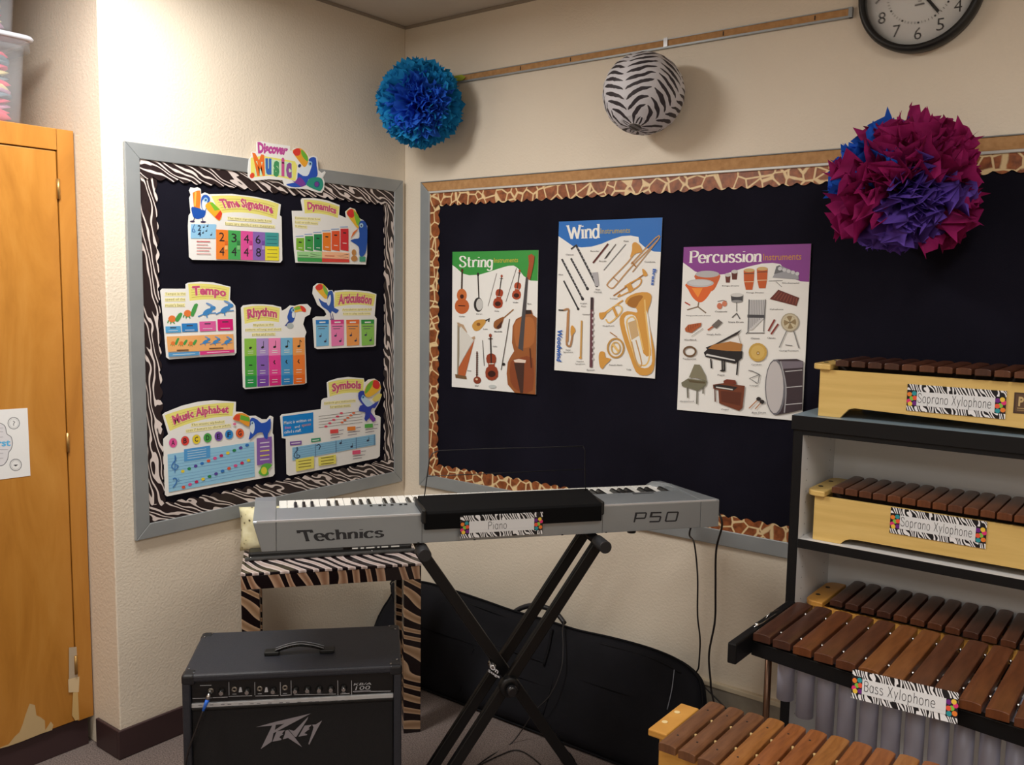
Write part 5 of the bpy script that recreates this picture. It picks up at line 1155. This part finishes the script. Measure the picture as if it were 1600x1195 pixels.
for a_, b_ in zip(rings, rings[1:]):
    for q in range(n): mb.face((a_+q, b_+q, b_+(q+1) % n, a_+(q+1) % n))
mb.face([rings[0]+q for q in range(n)]); mb.face([rings[-1]+q for q in range(n)][::-1])
mb.v = [v-t.location for v in mb.v]; mb.build('body', t, NYLON, at=(0, 0, 0))
def bagline(name, pts, r, mat, off=.024, closed=False, ks=1.0):
    P = [BO+BU*x+BV*y+BN*off-t.location for x, y in pts]
    mb = MB(); mb.tube(catmull(P, 4, closed), r, 6); return mb.build(name, t, mat)
PIP = flat((13, 13, 17), .8, spec=.2, name='black_piping')
mb = MB(); mb.tube([BO+BU*(c+(p-c)*.985).x+BV*max((c+(p-c)*.985).y, .006)+BN*(-.005)-t.location for p, c in zip(OL+OL[:1], cxm+cxm[:1])], .004, 6); mb.build('piping', t, PIP)
pk = [(.62, .05), (.62, .22), (.64, .25), (.9, .25), (.98, .24), (1.0, .2), (1.0, .07)]
bagline('pocket_seam', pk, .0035, NYLON, .0195)
bagline('top_seam', [(x, y-.035) for x, y in topc[1:-3]], .003, PIP, .012)
hp = [bp(*q) for q in [(790, 962), (806, 950), (826, 944), (848, 947), (866, 957), (878, 972)]]
bagline('handle', hp, .010, flat((22, 22, 28), .5), -.02)
bagline('strap', [(.94, .37), (.95, .30), (.95, .24)], .006, PIP, .026)
bagline('end_strip', [bp(1058, 1048), bp(1054, 1080), bp(1047, 1110)], .0016, flat((120, 124, 134), .4), .024)

# ------------------------------------------------------------------ cables
CAB = flat((26, 22, 24), .5, name='black_cable')
def cable(name, label, pts, r=.0028, cat='cable'):
    mb = MB(); mb.tube(catmull(pts, 8), r, 7); return tag(mb.build(name, None, CAB), label, cat, 'black cables')
e = PMX @ Vector((LN-.075, .02, .874)); 
def cw(px, py, y): return hit(px, py, (0, y, 0), Vector((0, 1, 0)))
cable('audio_cable', 'thin black cable hanging from the piano bottom, left of two', [PMX @ Vector((LN-.075, .03, .8745)), PMX @ Vector((LN-.08, .03, .845)), cw(1085, 850, -.20), cw(1090, 900, -.19), cw(1090, 960, -.18), cw(1094, 1000, -.13), cw(1092, 1040, -.09), cw(1091, 1062, -.06), Vector((1.60, -.05, .15)), Vector((1.63, -.08, .02)), Vector((1.75, -.14, .006))])
cable('power_cable', 'black cable plugged into the right end of the piano, right of two', [PMX @ Vector((LN+.003, .01, ZT-.041)), PMX @ Vector((LN+.012, .0, ZT-.08)), cw(1119, 860, -.24), cw(1118, 920, -.22), cw(1117, 970, -.2), cw(1108, 1020, -.19), cw(1110, 1060, -.18), cw(1115, 1095, -.17), Vector((1.66, -.17, .03)), Vector((1.75, -.25, .006))], .0034)
def bagw(px, py, o=.05): return hit(px, py, BO+BN*o, BN)
cable('thin_cable', 'thin grey-black cable draped over the bag to the carpet', [bagw(882, 968, .0), bagw(879, 985, .045), bagw(880, 1010, .05), bagw(877, 1045, .055), bagw(860, 1085, .06), bagw(835, 1112, .07), Vector(hit(800, 1160, (0, 0, .003), Vector((0, 0, 1)))), Vector(hit(760, 1185, (0, 0, .003), Vector((0, 0, 1)))), Vector(hit(700, 1230, (0, 0, .003), Vector((0, 0, 1))))], .0022)
cable('thin_cable', 'thin loop of cable lying on the carpet below the stand', [Vector(hit(x, y, (0, 0, .004), Vector((0, 0, 1)))) for x, y in ((740, 1200), (780, 1180), (810, 1172), (840, 1190), (860, 1215))], .0022)

# ------------------------------------------------------------------ amplifier
AO, AA = Vector((.650, -1.512, 0)), math.radians(46.3)
amp = thing('keyboard_amplifier', 'black combo amplifier with silver logo in front of the zebra table', 'amplifier', AO, AA)
AW, AD, AH = .592, .31, .531
AM = wmat(amp); AU = Vector((math.cos(AA), math.sin(AA), 0)); AN = Vector((-math.sin(AA), math.cos(AA), 0))
lbox('top_panel', amp, (0, AW, 0, AD, AH-.022, AH), TOLEX, .007, 3)
lbox('side_panel', amp, (0, .022, .0, AD, .012, AH-.0225), TOLEX, .005, 3)
lbox('side_panel', amp, (AW-.022, AW, .0, AD, .012, AH-.0225), TOLEX, .005, 3)
lbox('bottom_panel', amp, (.0225, AW-.0225, .0, AD, .012, .034), TOLEX, .003)
lbox('back_panel', amp, (.0225, AW-.0225, AD-.02, AD-.002, .0345, AH-.0225), TOLEX, .002)
lbox('control_panel', amp, (.0228, AW-.0228, .014, .05, AH-.0848, AH-.0232), flat((15, 15, 18), .35), .001)
lbox('chrome_strip', amp, (.0228, AW-.0228, .008, .03, AH-.097, AH-.0852), flat((196, 198, 202), .35, .3), .001)
lbox('trim_bar', amp, (.0228, AW-.0228, .006, .03, AH-.1035, AH-.0973), BLACKP, .001)
lbox('speaker_grille', amp, (.0228, AW-.0228, .012, .03, .0345, AH-.104), GRILLE, .003)
for x in (.04, AW-.04):
    for y in (.04, AD-.04): mb = MB(); mb.lathe([(.016, 0.001), (.018, .0118)], 14, Matrix.Translation((x, y, 0))); mb.build('rubber_foot', amp, BLACKP)
for x in (0, AW):
    for y in (0, AD):
        sx_ = 1 if x == 0 else -1; sy_ = 1 if y == 0 else -1
        mb = MB(); mb.box(min(x-.0015*sx_, x+.035*sx_), max(x-.0015*sx_, x+.035*sx_), min(y-.0015*sy_, y+.04*sy_), max(y-.0015*sy_, y+.04*sy_), AH-.030, AH+.0012); mb.build('corner_guard', amp, flat((26, 27, 32), .4), .008, 3)
        for (u, v_) in ((.012, .04), (.03, .012)) : 
            mb = MB(); mb.lathe([(.0035, 0), (.003, .0015)], 8, Matrix.Translation((x+sx_*u*1.0, y+sy_*v_*1.0+ (0.0), AH+.0011))); mb.build('screw', amp, CHROME)
# handle
hx0, hx1, hy = .205, .402, .12
P = catmull([(hx0+.03, hy, AH+.008), (hx0+.06, hy, AH+.018), (hx0+.098, hy, AH+.024), (hx1-.06, hy, AH+.018), (hx1-.03, hy, AH+.008)], 5)
mb = MB(); 
for a_, b_ in zip(P, P[1:]):
    i = mb.add([a_+Vector((0, -.012, 0)), a_+Vector((0, .012, 0)), b_+Vector((0, .012, 0)), b_+Vector((0, -.012, 0)), a_+Vector((0, -.012, .006)), a_+Vector((0, .012, .006)), b_+Vector((0, .012, .006)), b_+Vector((0, -.012, .006))])
    for q in ((0, 3, 2, 1), (4, 5, 6, 7), (0, 1, 5, 4), (2, 3, 7, 6)): mb.face([i+k for k in q])
hd = mb.build('handle', amp, flat((28, 28, 32), .45))
mb = MB(); mb.tube([p+Vector((0, -.008, .0066)) for p in P], .0008, 5); mb.tube([p+Vector((0, .008, .0066)) for p in P], .0008, 5)
o = mb.build('piping', None, flat((150, 152, 158), .4)); o.parent = hd; o.location = o.location-hd.location
for x0, x1 in ((hx0, hx0+.042), (hx1-.042, hx1)): lbox('handle_end', amp, (x0, x1, hy-.015, hy+.015, AH+.0002, AH+.012), BLACKP, .003)
# control panel print, knobs, sockets
fc = AM @ Vector((0, .0138, 0))
a = Art(fc, AU, (0, 0, 1), (260, 950, 3.8095))
LG = (186, 188, 196)
for x0, x1, y in ((155,270,535),(275,365,530),(370,510,522),(530,668,520),(680,740,517),(760,1010,512),(1035,1090,508),(1110,1335,494)): a.line([(x0,y+3),(x1,y-1)], 3, LG)
for x in (372,526,678,742,1020,1102): a.line([(x,440 if x < 700 else 430),(x+1,518)], 2.5, LG)
a.line([(200,460),(268,458)], 3, LG)
a.text('KB/A', [(1120,446),(1226,441),(1220,455),(1114,460)], LG, .0); a.text('100', [(1130,464),(1216,460),(1210,483),(1124,487)], LG, .0)
a.line([(1116,496),(1216,490)], 10, (120,120,128))
for x in (442, 596): a.poly([(x-6,470),(x+4,470),(x+10,498),(x-12,500)], LG)
for x in (330,405,484,556,636,706,768,840,910,980,1055): a.line([(x-12,512-(x-330)*.012),(x+12,511-(x-330)*.012)], 4, (150,152,160))
a.done('panel_print', amp)
def an(px, py, y):   # a point of a front plane, in the amplifier's own frame
    return AM.inverted() @ hit(260+px/3.8095, 950+py/3.8095, AM @ Vector((0, y, 0)), AN)
for x, y in ((330,496),(482,492),(636,488),(768,486),(840,482),(910,480),(980,478),(1055,474)):
    c = an(x, y, .014); mb = MB(); mb.lathe([(.010, 0), (.010, .003), (.0075, .004), (.007, .013), (.006, .0135)], 16, Matrix.Translation(c) @ RX); k_ = mb.build('knob', amp, BLACKP)
    mb = MB(); mb.lathe([(.0058, .0136), (.0055, .0142)], 12, Matrix.Translation(c) @ RX); o = mb.build('knob_cap', None, CHROME); o.parent = k_; o.location = o.location-k_.location
for x, y in ((265,490),(405,482),(556,478),(706,472)):
    c = an(x, y, .014); mb = MB(); mb.lathe([(.0075, 0), (.0075, .003), (.0035, .003), (.0035, .0005)], 16, Matrix.Translation(c) @ RX, False); mb.build('jack_socket', amp, flat((150, 144, 136), .3, .8))
a = Art(AM @ Vector((0, .0078, 0)), AU, (0, 0, 1), (260, 950, 3.8095))
for k in range(18): a.line([(190+k*58+(k % 3)*9, 578-(k*58)*.033),(212+k*58+(k % 3)*9, 577-(k*58)*.033)], 4, (110,110,118))
a.done('strip_print', amp)
a = Art(AM @ Vector((0, .0118, 0)), AU, (0, 0, 1), (390, 1100, 12.31), .0008)
LC = flat((146, 142, 150), .4, .2)
a.poly([(125,438),(480,340),(1178,175),(800,375),(460,555),(428,715),(215,860),(435,408),(300,420)], LC); a.poly([(505,395),(665,372),(485,495)], (20,19,23))
a.poly([(520,520),(680,495),(625,560),(650,575),(590,610),(575,640),(620,670),(600,688),(440,718)], LC)
a.poly([(690,505),(740,490),(860,625),(1010,822),(960,790),(740,645),(640,672),(680,570)], LC)
a.poly([(750,480),(850,510),(880,490),(1130,235),(1110,290),(900,625),(870,625)], LC)
a.poly([(1060,408),(1195,393),(1160,430),(1130,460),(1160,470),(1090,520),(1055,555),(1110,575),(1100,592),(940,622)], LC)
a.poly([(1205,390),(1275,385),(1395,310),(1300,480),(1150,775),(1130,760),(1215,500),(1230,440)], LC)
a.done('logo', amp)
# plug with blue sleeve and cord
j = an(265, 490, .014)
pts = [j+Vector((0, -.004, 0)), j+Vector((-.002, -.03, -.003))]
plug = thing('audio_plug_cable', 'black cable with a blue sleeve plugged into the amplifier', 'cable', AM @ j, AA)
mb = MB(); mb.tube([(0, -.0045, 0), (0, -.016, -.001)], .006, 12); mb.build('plug_collar', plug, CHROME)
mb = MB(); mb.tube([(0, -.016, -.001), (-.003, -.022, -.006), (-.0045, -.0235, -.014)], .0062, 12); mb.build('plug_collar', plug, CHROME)
mb = MB(); mb.tube([(-.0045, -.0236, -.0145), (-.009, -.025, -.025), (-.0165, -.027, -.044)], [.0058, .005, .0036], 12); mb.build('sleeve', plug, flat((44, 110, 226), .45), label if False else 0)
mb = MB(); mb.tube(catmull([(-.0165, -.0272, -.0445), (-.035, -.03, -.095), (-.06, -.032, -.17), (-.08, -.035, -.30), (-.09, -.04, -.42), (-.10, -.05, -.485)], 6), .0028, 8); mb.build('cord', plug, CAB)

# ------------------------------------------------------------------ bookcase
SX0, SX1, SY0 = 1.862, 3.25, -.32
t = thing('bookcase', 'white bookcase with black edges and adjustable shelves at the right', 'bookcase', ((SX0+SX1)/2, -.17, 0))
BC = lambda x0, x1, y0, y1, z0, z1: (x0-(SX0+SX1)/2, x1-(SX0+SX1)/2, y0+.17, y1+.17, z0, z1)
def side(x0, x1):
    s_ = lbox('side_panel', t, BC(x0, x1, SY0+.003, -.0315, .001, 1.206), LAMW, 0)
    return s_
side(SX0, SX0+.026); side(SX1-.026, SX1)
for x in (SX0, SX1-.026): lbox('side_edge_band', t, BC(x, x+.026, SY0, SY0+.0028, .001, 1.206), EDGE, .0008)
lbox('side_face', t, BC(SX0-.0012, SX0-.0002, SY0+.0, -.0315, .001, 1.206), EDGE, 0)
lbox('back_panel', t, BC(SX0+.0262, SX1-.0262, -.0375, -.0315, .03, 1.206), LAMW, 0)
lbox('top_board', t, BC(SX0-.006, SX1+.004, SY0-.002, -.0315, 1.2065, 1.2405), LAMB, 0)
lbox('top_edge_band', t, BC(SX0-.006, SX1+.004, SY0-.006, SY0-.0022, 1.2, 1.2405), EDGE, .001)
lbox('front_rail', t, BC(SX0+.0262, SX1-.0262, SY0-.001, SY0+.016, 1.186, 1.2062), EDGE, .001)
for z in (.860, .545, .05):
    lbox('shelf', t, BC(SX0+.0268, SX1-.0268, SY0+.004, -.038, z, z+.0245), LAMW if z != .545 else LAMW, 0)
    lbox('shelf_edge_band', t, BC(SX0+.0268, SX1-.0268, SY0, SY0+.0038, z-.001, z+.0247), EDGE, .0008)
a = Art((SX0+.0262, 0, 0), (0, -1, 0), (0, 0, 1))
a = Art(Vector((SX0+.0262, 0, 0)), (0, 1, 0), (0, 0, 1))
for y in (-.275, -.085):
    for k in range(34): a.ell(y, .12+k*.032, .0022, .0022, (110, 112, 118), 0, 8)
a.done('peg_holes', t)

# ------------------------------------------------------------------ xylophones
def xbar(mb_len, w, th, mat, bend=.0015):
    """one wooden bar lying along y, rounded top edges, slight crown across"""
    mb = MB(); prof = []
    for k in range(9):
        u = -1+2*k/8; prof.append((u*w/2*(1 if abs(u) < 1 else 1), th-(.0035*abs(u)**3)))
    prof = [(-w/2, 0)]+prof+[(w/2, 0)]
    prof = prof[::-1]
    mb.prism(prof, 0, mb_len, lambda p, l: Vector((p[0], l, p[1])))
    return mb
def xylo(name, label, loc, rotz, n, pitch, bw, th, len0, dlen, ymid, hbox, boxdepth, mats, boxmat, x_first, front=0.0, arch=None, endw=.03, cut0=None, pins=True, Lbox=None, endlab=None, zgap=.012, rounded=True):
    t = thing(name, label, 'xylophone', loc, rotz, None)
    L = Lbox or (x_first+pitch*n+.02)
    arch = arch or [(0, 0), (.085, 0), (.10, .02), (.12, .03), (L*.5, .032), (L-.12, .03), (L-.10, .02), (L-.085, 0), (L, 0)]
    out = arch+[(L, hbox), (0, hbox)]
    for y in (front, front+boxdepth-.012):
        mb = MB(); mb.prism(out, y, y+.012, lambda p, l: Vector((p[0], l, p[1]))); mb.build('side_board', t, boxmat, .001)
    for x in (0.0005, L-.0125): lbox('end_board', t, (x, x+.012, front+.0125, front+boxdepth-.0125, .0, hbox), boxmat, .001)
    for sx_ in (0, 1):
        x0 = -.022 if sx_ == 0 else L-endw; mb = MB(); P = []
        if rounded:
            r = min(.03, endw); y0, y1 = front-.012, front+boxdepth+.012
            for (cx_, cy_, a0) in ((r, y0+r, 180), (endw+.02, y0, None), (endw+.02, y1, None), (r, y1-r, 90)):
                if a0 is None: P.append((cx_, cy_))
                elif a0 == 180: P += [(cx_+r*math.cos(math.radians(180+q)), cy_+r*math.sin(math.radians(180+q))) for q in range(0, 91, 15)]
                else: P += [(cx_+r*math.cos(math.radians(90+q)), cy_+r*math.sin(math.radians(90+q))) for q in range(0, 91, 15)]
        else: P = [(0, front-.012), (endw+.02, front-.012), (endw+.02, front+boxdepth+.012), (0, front+boxdepth+.012)]
        if sx_: P = [(endw+.02-p[0], p[1]) for p in P][::-1]
        e_ = MB(); e_.prism([(x0+p[0], p[1]) for p in P], hbox+.0003, hbox+.0163, lambda p, l: Vector((p[0], p[1], l))); e_ = e_.build('end_cap', t, boxmat, .003)
        for yy in (front+boxdepth*.28, front+boxdepth*.72):
            mb = MB(); mb.lathe([(.007, 0), (.0065, .0012)], 12, Matrix.Translation((x0+endw*.5+.002, yy, hbox+.0165))); o = mb.build('peg', None, (flat((18, 14, 14), .5) if pins else flat((232, 206, 150), .5))); o.parent = e_; o.location = o.location-e_.location
    for yy in (.28, .72): lbox('bar_rail', t, (endw, L-endw, front+boxdepth*yy-.006, front+boxdepth*yy+.006, hbox-.012, hbox+zgap-.004), flat((40, 28, 22), .8), .001)  # rails coloured dark to paint the shaded gap under the bars
    rr = random.Random(hash(name+label) % 1 + n)
    for k in range(n):
        ln = len0+dlen*k; m_ = mats[rr.randrange(len(mats))] if not callable(mats) else mats(k)
        mb = xbar(ln, bw*rr.uniform(.97, 1.02), th, m_); x = x_first+pitch*k
        o = mb.build('bar', t, m_, .0015, 2, at=(0, 0, 0)); o.location = (x, ymid-ln/2, hbox+zgap)
        if k < n-1:
            for yy in (.28, .72):
                pass
    return t
# soprano on top of the bookcase
ZS1 = 1.2407
arch1 = [(0, 0), (.062, 0), (.072, .012), (.085, .026), (.10, .030), (.40, .0215), (.55, .017), (.60, .012), (.64, .004), (.66, 0), (.74, 0)]
xylo('soprano_xylophone', 'pale wooden soprano xylophone standing on top of the white bookcase', (1.918, -.29, ZS1), 0, 15, .0445, .037, .018, .205, .004, .10, .132, .20, BARS[:2], BOXW, .060, 0, arch1, .034, Lbox=.74)
ZS2 = .8847
arch2 = [(0, 0), (.078, 0), (.09, .012), (.104, .018), (.13, .0195), (.6, .0195), (.63, .018), (.645, .012), (.66, 0), (.74, 0)]
xylo('soprano_xylophone', 'pale wooden soprano xylophone on the middle shelf of the white bookcase', (1.922, -.295, ZS2), 0, 15, .0385, .034, .02, .19, .004, .105, .128, .20, BARS[1:3], BOXW, .060, 0, arch2, .034, Lbox=.74)
xylo('xylophone', 'dark barred xylophone on the lower shelf behind the bass xylophone', (1.925, -.275, .5702), 0, 15, .044, .036, .019, .22, .003, .105, .115, .19, BARS[:2], BOXW2, .068, 0, None, .034, Lbox=.76)
# tags and maker plates
for (px_, lab, O_) in ((1.385, 'zebra print name tag reading Soprano Xylophone on the top of the bookcase', hit(1416, 641, (0, -.2915, 0), Vector((0, 1, 0)))),
                       (1.0, 'zebra print name tag reading Soprano Xylophone on the middle shelf', hit(1390, 832, (0, -.2965, 0), Vector((0, 1, 0))))):
    nametag('name_tag', lab, O_, (1, 0, 0.0 if px_ < 1.2 else -.0), (0, 0, 1), .235, .071, 'Soprano Xylophone', ZB_TAG, (.115, .86))
a = Art(hit(1583, 645, (0, -.2905, 0), Vector((0, 1, 0))), (1, 0, 0), (0, 0, 1))
a.card([(0, 0), (.07, 0), (.07, .052), (0, .052)], flat((70, 50, 38), .5), .001); a.rect(.004, .004, .066, .048, (92, 68, 50)); a.text('P', [(.010, .042), (.022, .042), (.022, .018), (.010, .018)], (196, 170, 120), .04)
a.line([(.008, .013), (.06, .013)], .0025, (170, 144, 100)); a.line([(.008, .008), (.06, .008)], .002, (150, 124, 86))
tag(a.done('maker_plate'), 'small brown maker plate at the right of the top xylophone', 'plate')

# bass xylophone
BZ = .722
bx = thing('bass_xylophone', 'large bass xylophone with grey resonator tubes in front of the bookcase', 'xylophone', (1.895, -.53, 0))
def bl(name, x0, x1, y0, y1, z0, z1, m_, bv=.002): return lbox(name, bx, (x0-1.895, x1-1.895, y0+.53, y1+.53, z0, z1), m_, bv)
random.seed(5)
NB = 17; XB0 = 1.936; PB_ = .0552
bcol = [0, 0, 2, 1, 1, 3, 3, 1, 1, 2, 2, 1, 2, 0, 1, 2, 1]
for k in range(NB):
    yf = -.678-.0082*k; yb = -.378+.0016*k; ln = yb-yf; m_ = BARS[bcol[k]]
    o = xbar(ln, .046, .023, m_).build('bar', bx, m_, .002, 2, at=(0, 0, 0)); o.location = (XB0+PB_*k-1.895, yf+.53, BZ-.023)
def fr_end(k): return -.678-.0082*k
x_end = XB0+PB_*NB
# tapering frame rails follow the nodal lines
def rail(ya, yb_, z0, z1, w, m_, name, xa=None, xb=None):
    xa = xa or 1.905; xb = xb or x_end+.01; mb = MB(); a_ = Vector((xa-1.895, ya+.53, 0)); b_ = Vector((xb-1.895, yb_+.53, 0))
    P = []
    for p in (a_, b_):
        P += [p+Vector((0, -w/2, z0)), p+Vector((0, w/2, z0)), p+Vector((0, w/2, z1)), p+Vector((0, -w/2, z1))]
    i = mb.add(P)
    for q in ((0, 1, 2, 3), (7, 6, 5, 4), (0, 4, 5, 1), (1, 5, 6, 2), (2, 6, 7, 3), (3, 7, 4, 0)): mb.face([i+k for k in q])
    return mb.build(name, bx, m_, .002)
rail(-.655, -.655-.0082*NB, .655, .693, .022, EDGE, 'frame_rail'); rail(-.415, -.40, .655, .693, .022, EDGE, 'frame_rail')
bl('frame_end', 1.883, 1.907, -.765, -.36, .660, .714, EDGE, .004)
bl('frame_end', x_end, x_end+.03, -.80, -.36, .672, .712, EDGE, .004)
for yy0, sl in ((-.615, -.0070), (-.44, .001)):
    for k in range(NB):
        x = XB0+PB_*(k+.5)-1.895; y = yy0+sl*k+.53
        mb = MB(); mb.tube([(x, y, .690), (x, y, .712)], .0018, 8); mb.lathe([(.0018, .706), (.0042, .710), (.0042, .714), (.001, .717)], 10, Matrix.Translation((x, y, 0))); mb.build('post', bx, CHROME)
for k in range(13):
    x = XB0+PB_*k-1.895+.016; y = -.535+.53-.003*k; zb = .505-.0315*k; zb = max(zb, .10)
    mb = MB(); mb.lathe([(.0225, zb), (.0225, .675), (.0195, .675), (.0195, zb+.002)], 24, Matrix.Translation((x, y, 0))); mb.build('resonator_tube', bx, TUBEG)
for x in (1.896, x_end+.015):
    for y in (-.52,):
        mb = MB(); mb.tube([(x-1.895, y+.53, .016), (x-1.895, y+.53, .672)], .0095, 12); mb.build('leg', bx, BRONZE)
    mb = MB(); mb.tube([(x-1.895, -.74+.53, .0105), (x-1.895, -.345+.53, .0105)], .0095, 12); mb.build('foot_bar', bx, BRONZE)
mb = MB(); mb.tube([(.0, -.10, .716), (.012, -.07, .722), (.012, .02, .72)], .0016, 6); mb.lathe([(.006, 0), (.007, .008), (.003, .012)], 12, Matrix.Translation((.002, -.085, .7125))); mb.build('wing_screw', bx, CHROME)
mb = MB(); mb.tube([(-.004, -.01, .7135), (.0, .01, .724), (.01, .04, .726)], .0014, 6); mb.build('wing_screw', bx, CHROME)
# hanging bass name tag, taped under the bar ends, lower edge tipped forward
w1 = hit(1330, 1090, (0, -.745, 0), Vector((0, 1, 0))); w2 = hit(1494, 1131, (0, -.765, 0), Vector((0, 1, 0)))
Ud = (w2-w1); Ud.normalize(); Vd = Vector((0, .2, 1)); Vd = (Vd-Ud*Vd.dot(Ud)).normalized()
nametag('name_tag', 'zebra print name tag reading Bass Xylophone below the bar ends of the bass xylophone', w1, Ud, Vd, (w2-w1).length*1.01, .066, 'Bass Xylophone', ZB_TAG, (.12, .80))

# front alto xylophone on a low stand
def acol(k): return BAR_TAN[[0, 0, 0, 2, 1, 1, 2, 1, 1, 2, 1, 1, 1, 1][k % 14]]
ZAl = .4997
alto = xylo('alto_xylophone', 'honey coloured alto xylophone with reddish bars at the bottom right', (1.898, -1.138, ZAl), math.radians(.6), 15, .0457, .0388, .02, .245, .006, .055, .12, .135, acol, BOXW2, .053, 0, None, .026, pins=False, rounded=False, zgap=.008)
for k in range(14):
    for yy in (.02, .10): mb = MB(); mb.tube([(.053+.0457*(k+.5), yy, .12), (.053+.0457*(k+.5), yy, .142)], .0028, 8); mb.build('post', alto, flat((206, 176, 120), .5))
for k in range(6):
    ln = .245+.006*k
    for yy in (.2, .8): mb = MB(); mb.lathe([(.0025, 0), (.0022, .0005)], 8, Matrix.Translation((.053+.0457*k, .055-ln/2+ln*yy, .12+.008+.0202))); mb.build('nail_hole', alto, INK)
stn = thing('xylophone_stand', 'low wooden stand carrying the front alto xylophone', 'stand', (2.26, -1.07, 0))
lbox('top_rail', stn, (-.345, .345, -.075, -.03, ZAl-.035, ZAl-.0005), BOXW2, .002); lbox('top_rail', stn, (-.345, .345, .03, .075, ZAl-.035, ZAl-.0005), BOXW2, .002)
for x in (-.33, .29):
    for y in (-.07, .035): lbox('leg', stn, (x, x+.04, y, y+.035, .001, ZAl-.0355), BOXW2, .002)
    lbox('crossbar', stn, (x, x+.04, -.0345, .0345, .2, .235), BOXW2, .002)

# ================================================================== light
def area(name, loc, sx_, sy_, power, col, rot=(0, 0, 0)):
    l = bpy.data.lights.new(name, 'AREA'); l.shape = 'RECTANGLE'; l.size = sx_; l.size_y = sy_; l.energy = power; l.color = col
    o = bpy.data.objects.new(name, l); COL.objects.link(o); o.location = loc; o.rotation_euler = rot; return o
LAMPS = [((0.52, -1.75), 33), ((2.9, -1.75), 17), ((0.9, -4.4), 9), ((2.9, -4.4), 24)]
DIFF = flat((236, 236, 232), .6, name='lamp_diffuser')
for k, ((x, y), p) in enumerate(LAMPS):
    t = thing('ceiling_light', 'long fluorescent ceiling fixture', 'ceiling light', (x, y, ZC), 0, 'ceiling fixtures')
    lbox('housing', t, (-.2, .2, -.62, .62, -.05, -.001), flat((220, 220, 218), .5), .004)
    area('lamp', (x, y, ZC-.056), .3, 1.16, p, (1.0, .965, .905))
w = bpy.data.worlds.new('world'); S.world = w; w.use_nodes = True
w.node_tree.nodes['Background'].inputs[0].default_value = (0.9, 0.92, 1, 1); w.node_tree.nodes['Background'].inputs[1].default_value = 0.0
S.view_settings.view_transform = 'Standard'; S.view_settings.look = 'None'; S.view_settings.gamma = 1; S.view_settings.use_curve_mapping = False
S.view_settings.exposure = 0.36
S.cycles.max_bounces = 8; S.cycles.diffuse_bounces = 5; S.cycles.use_denoising = True
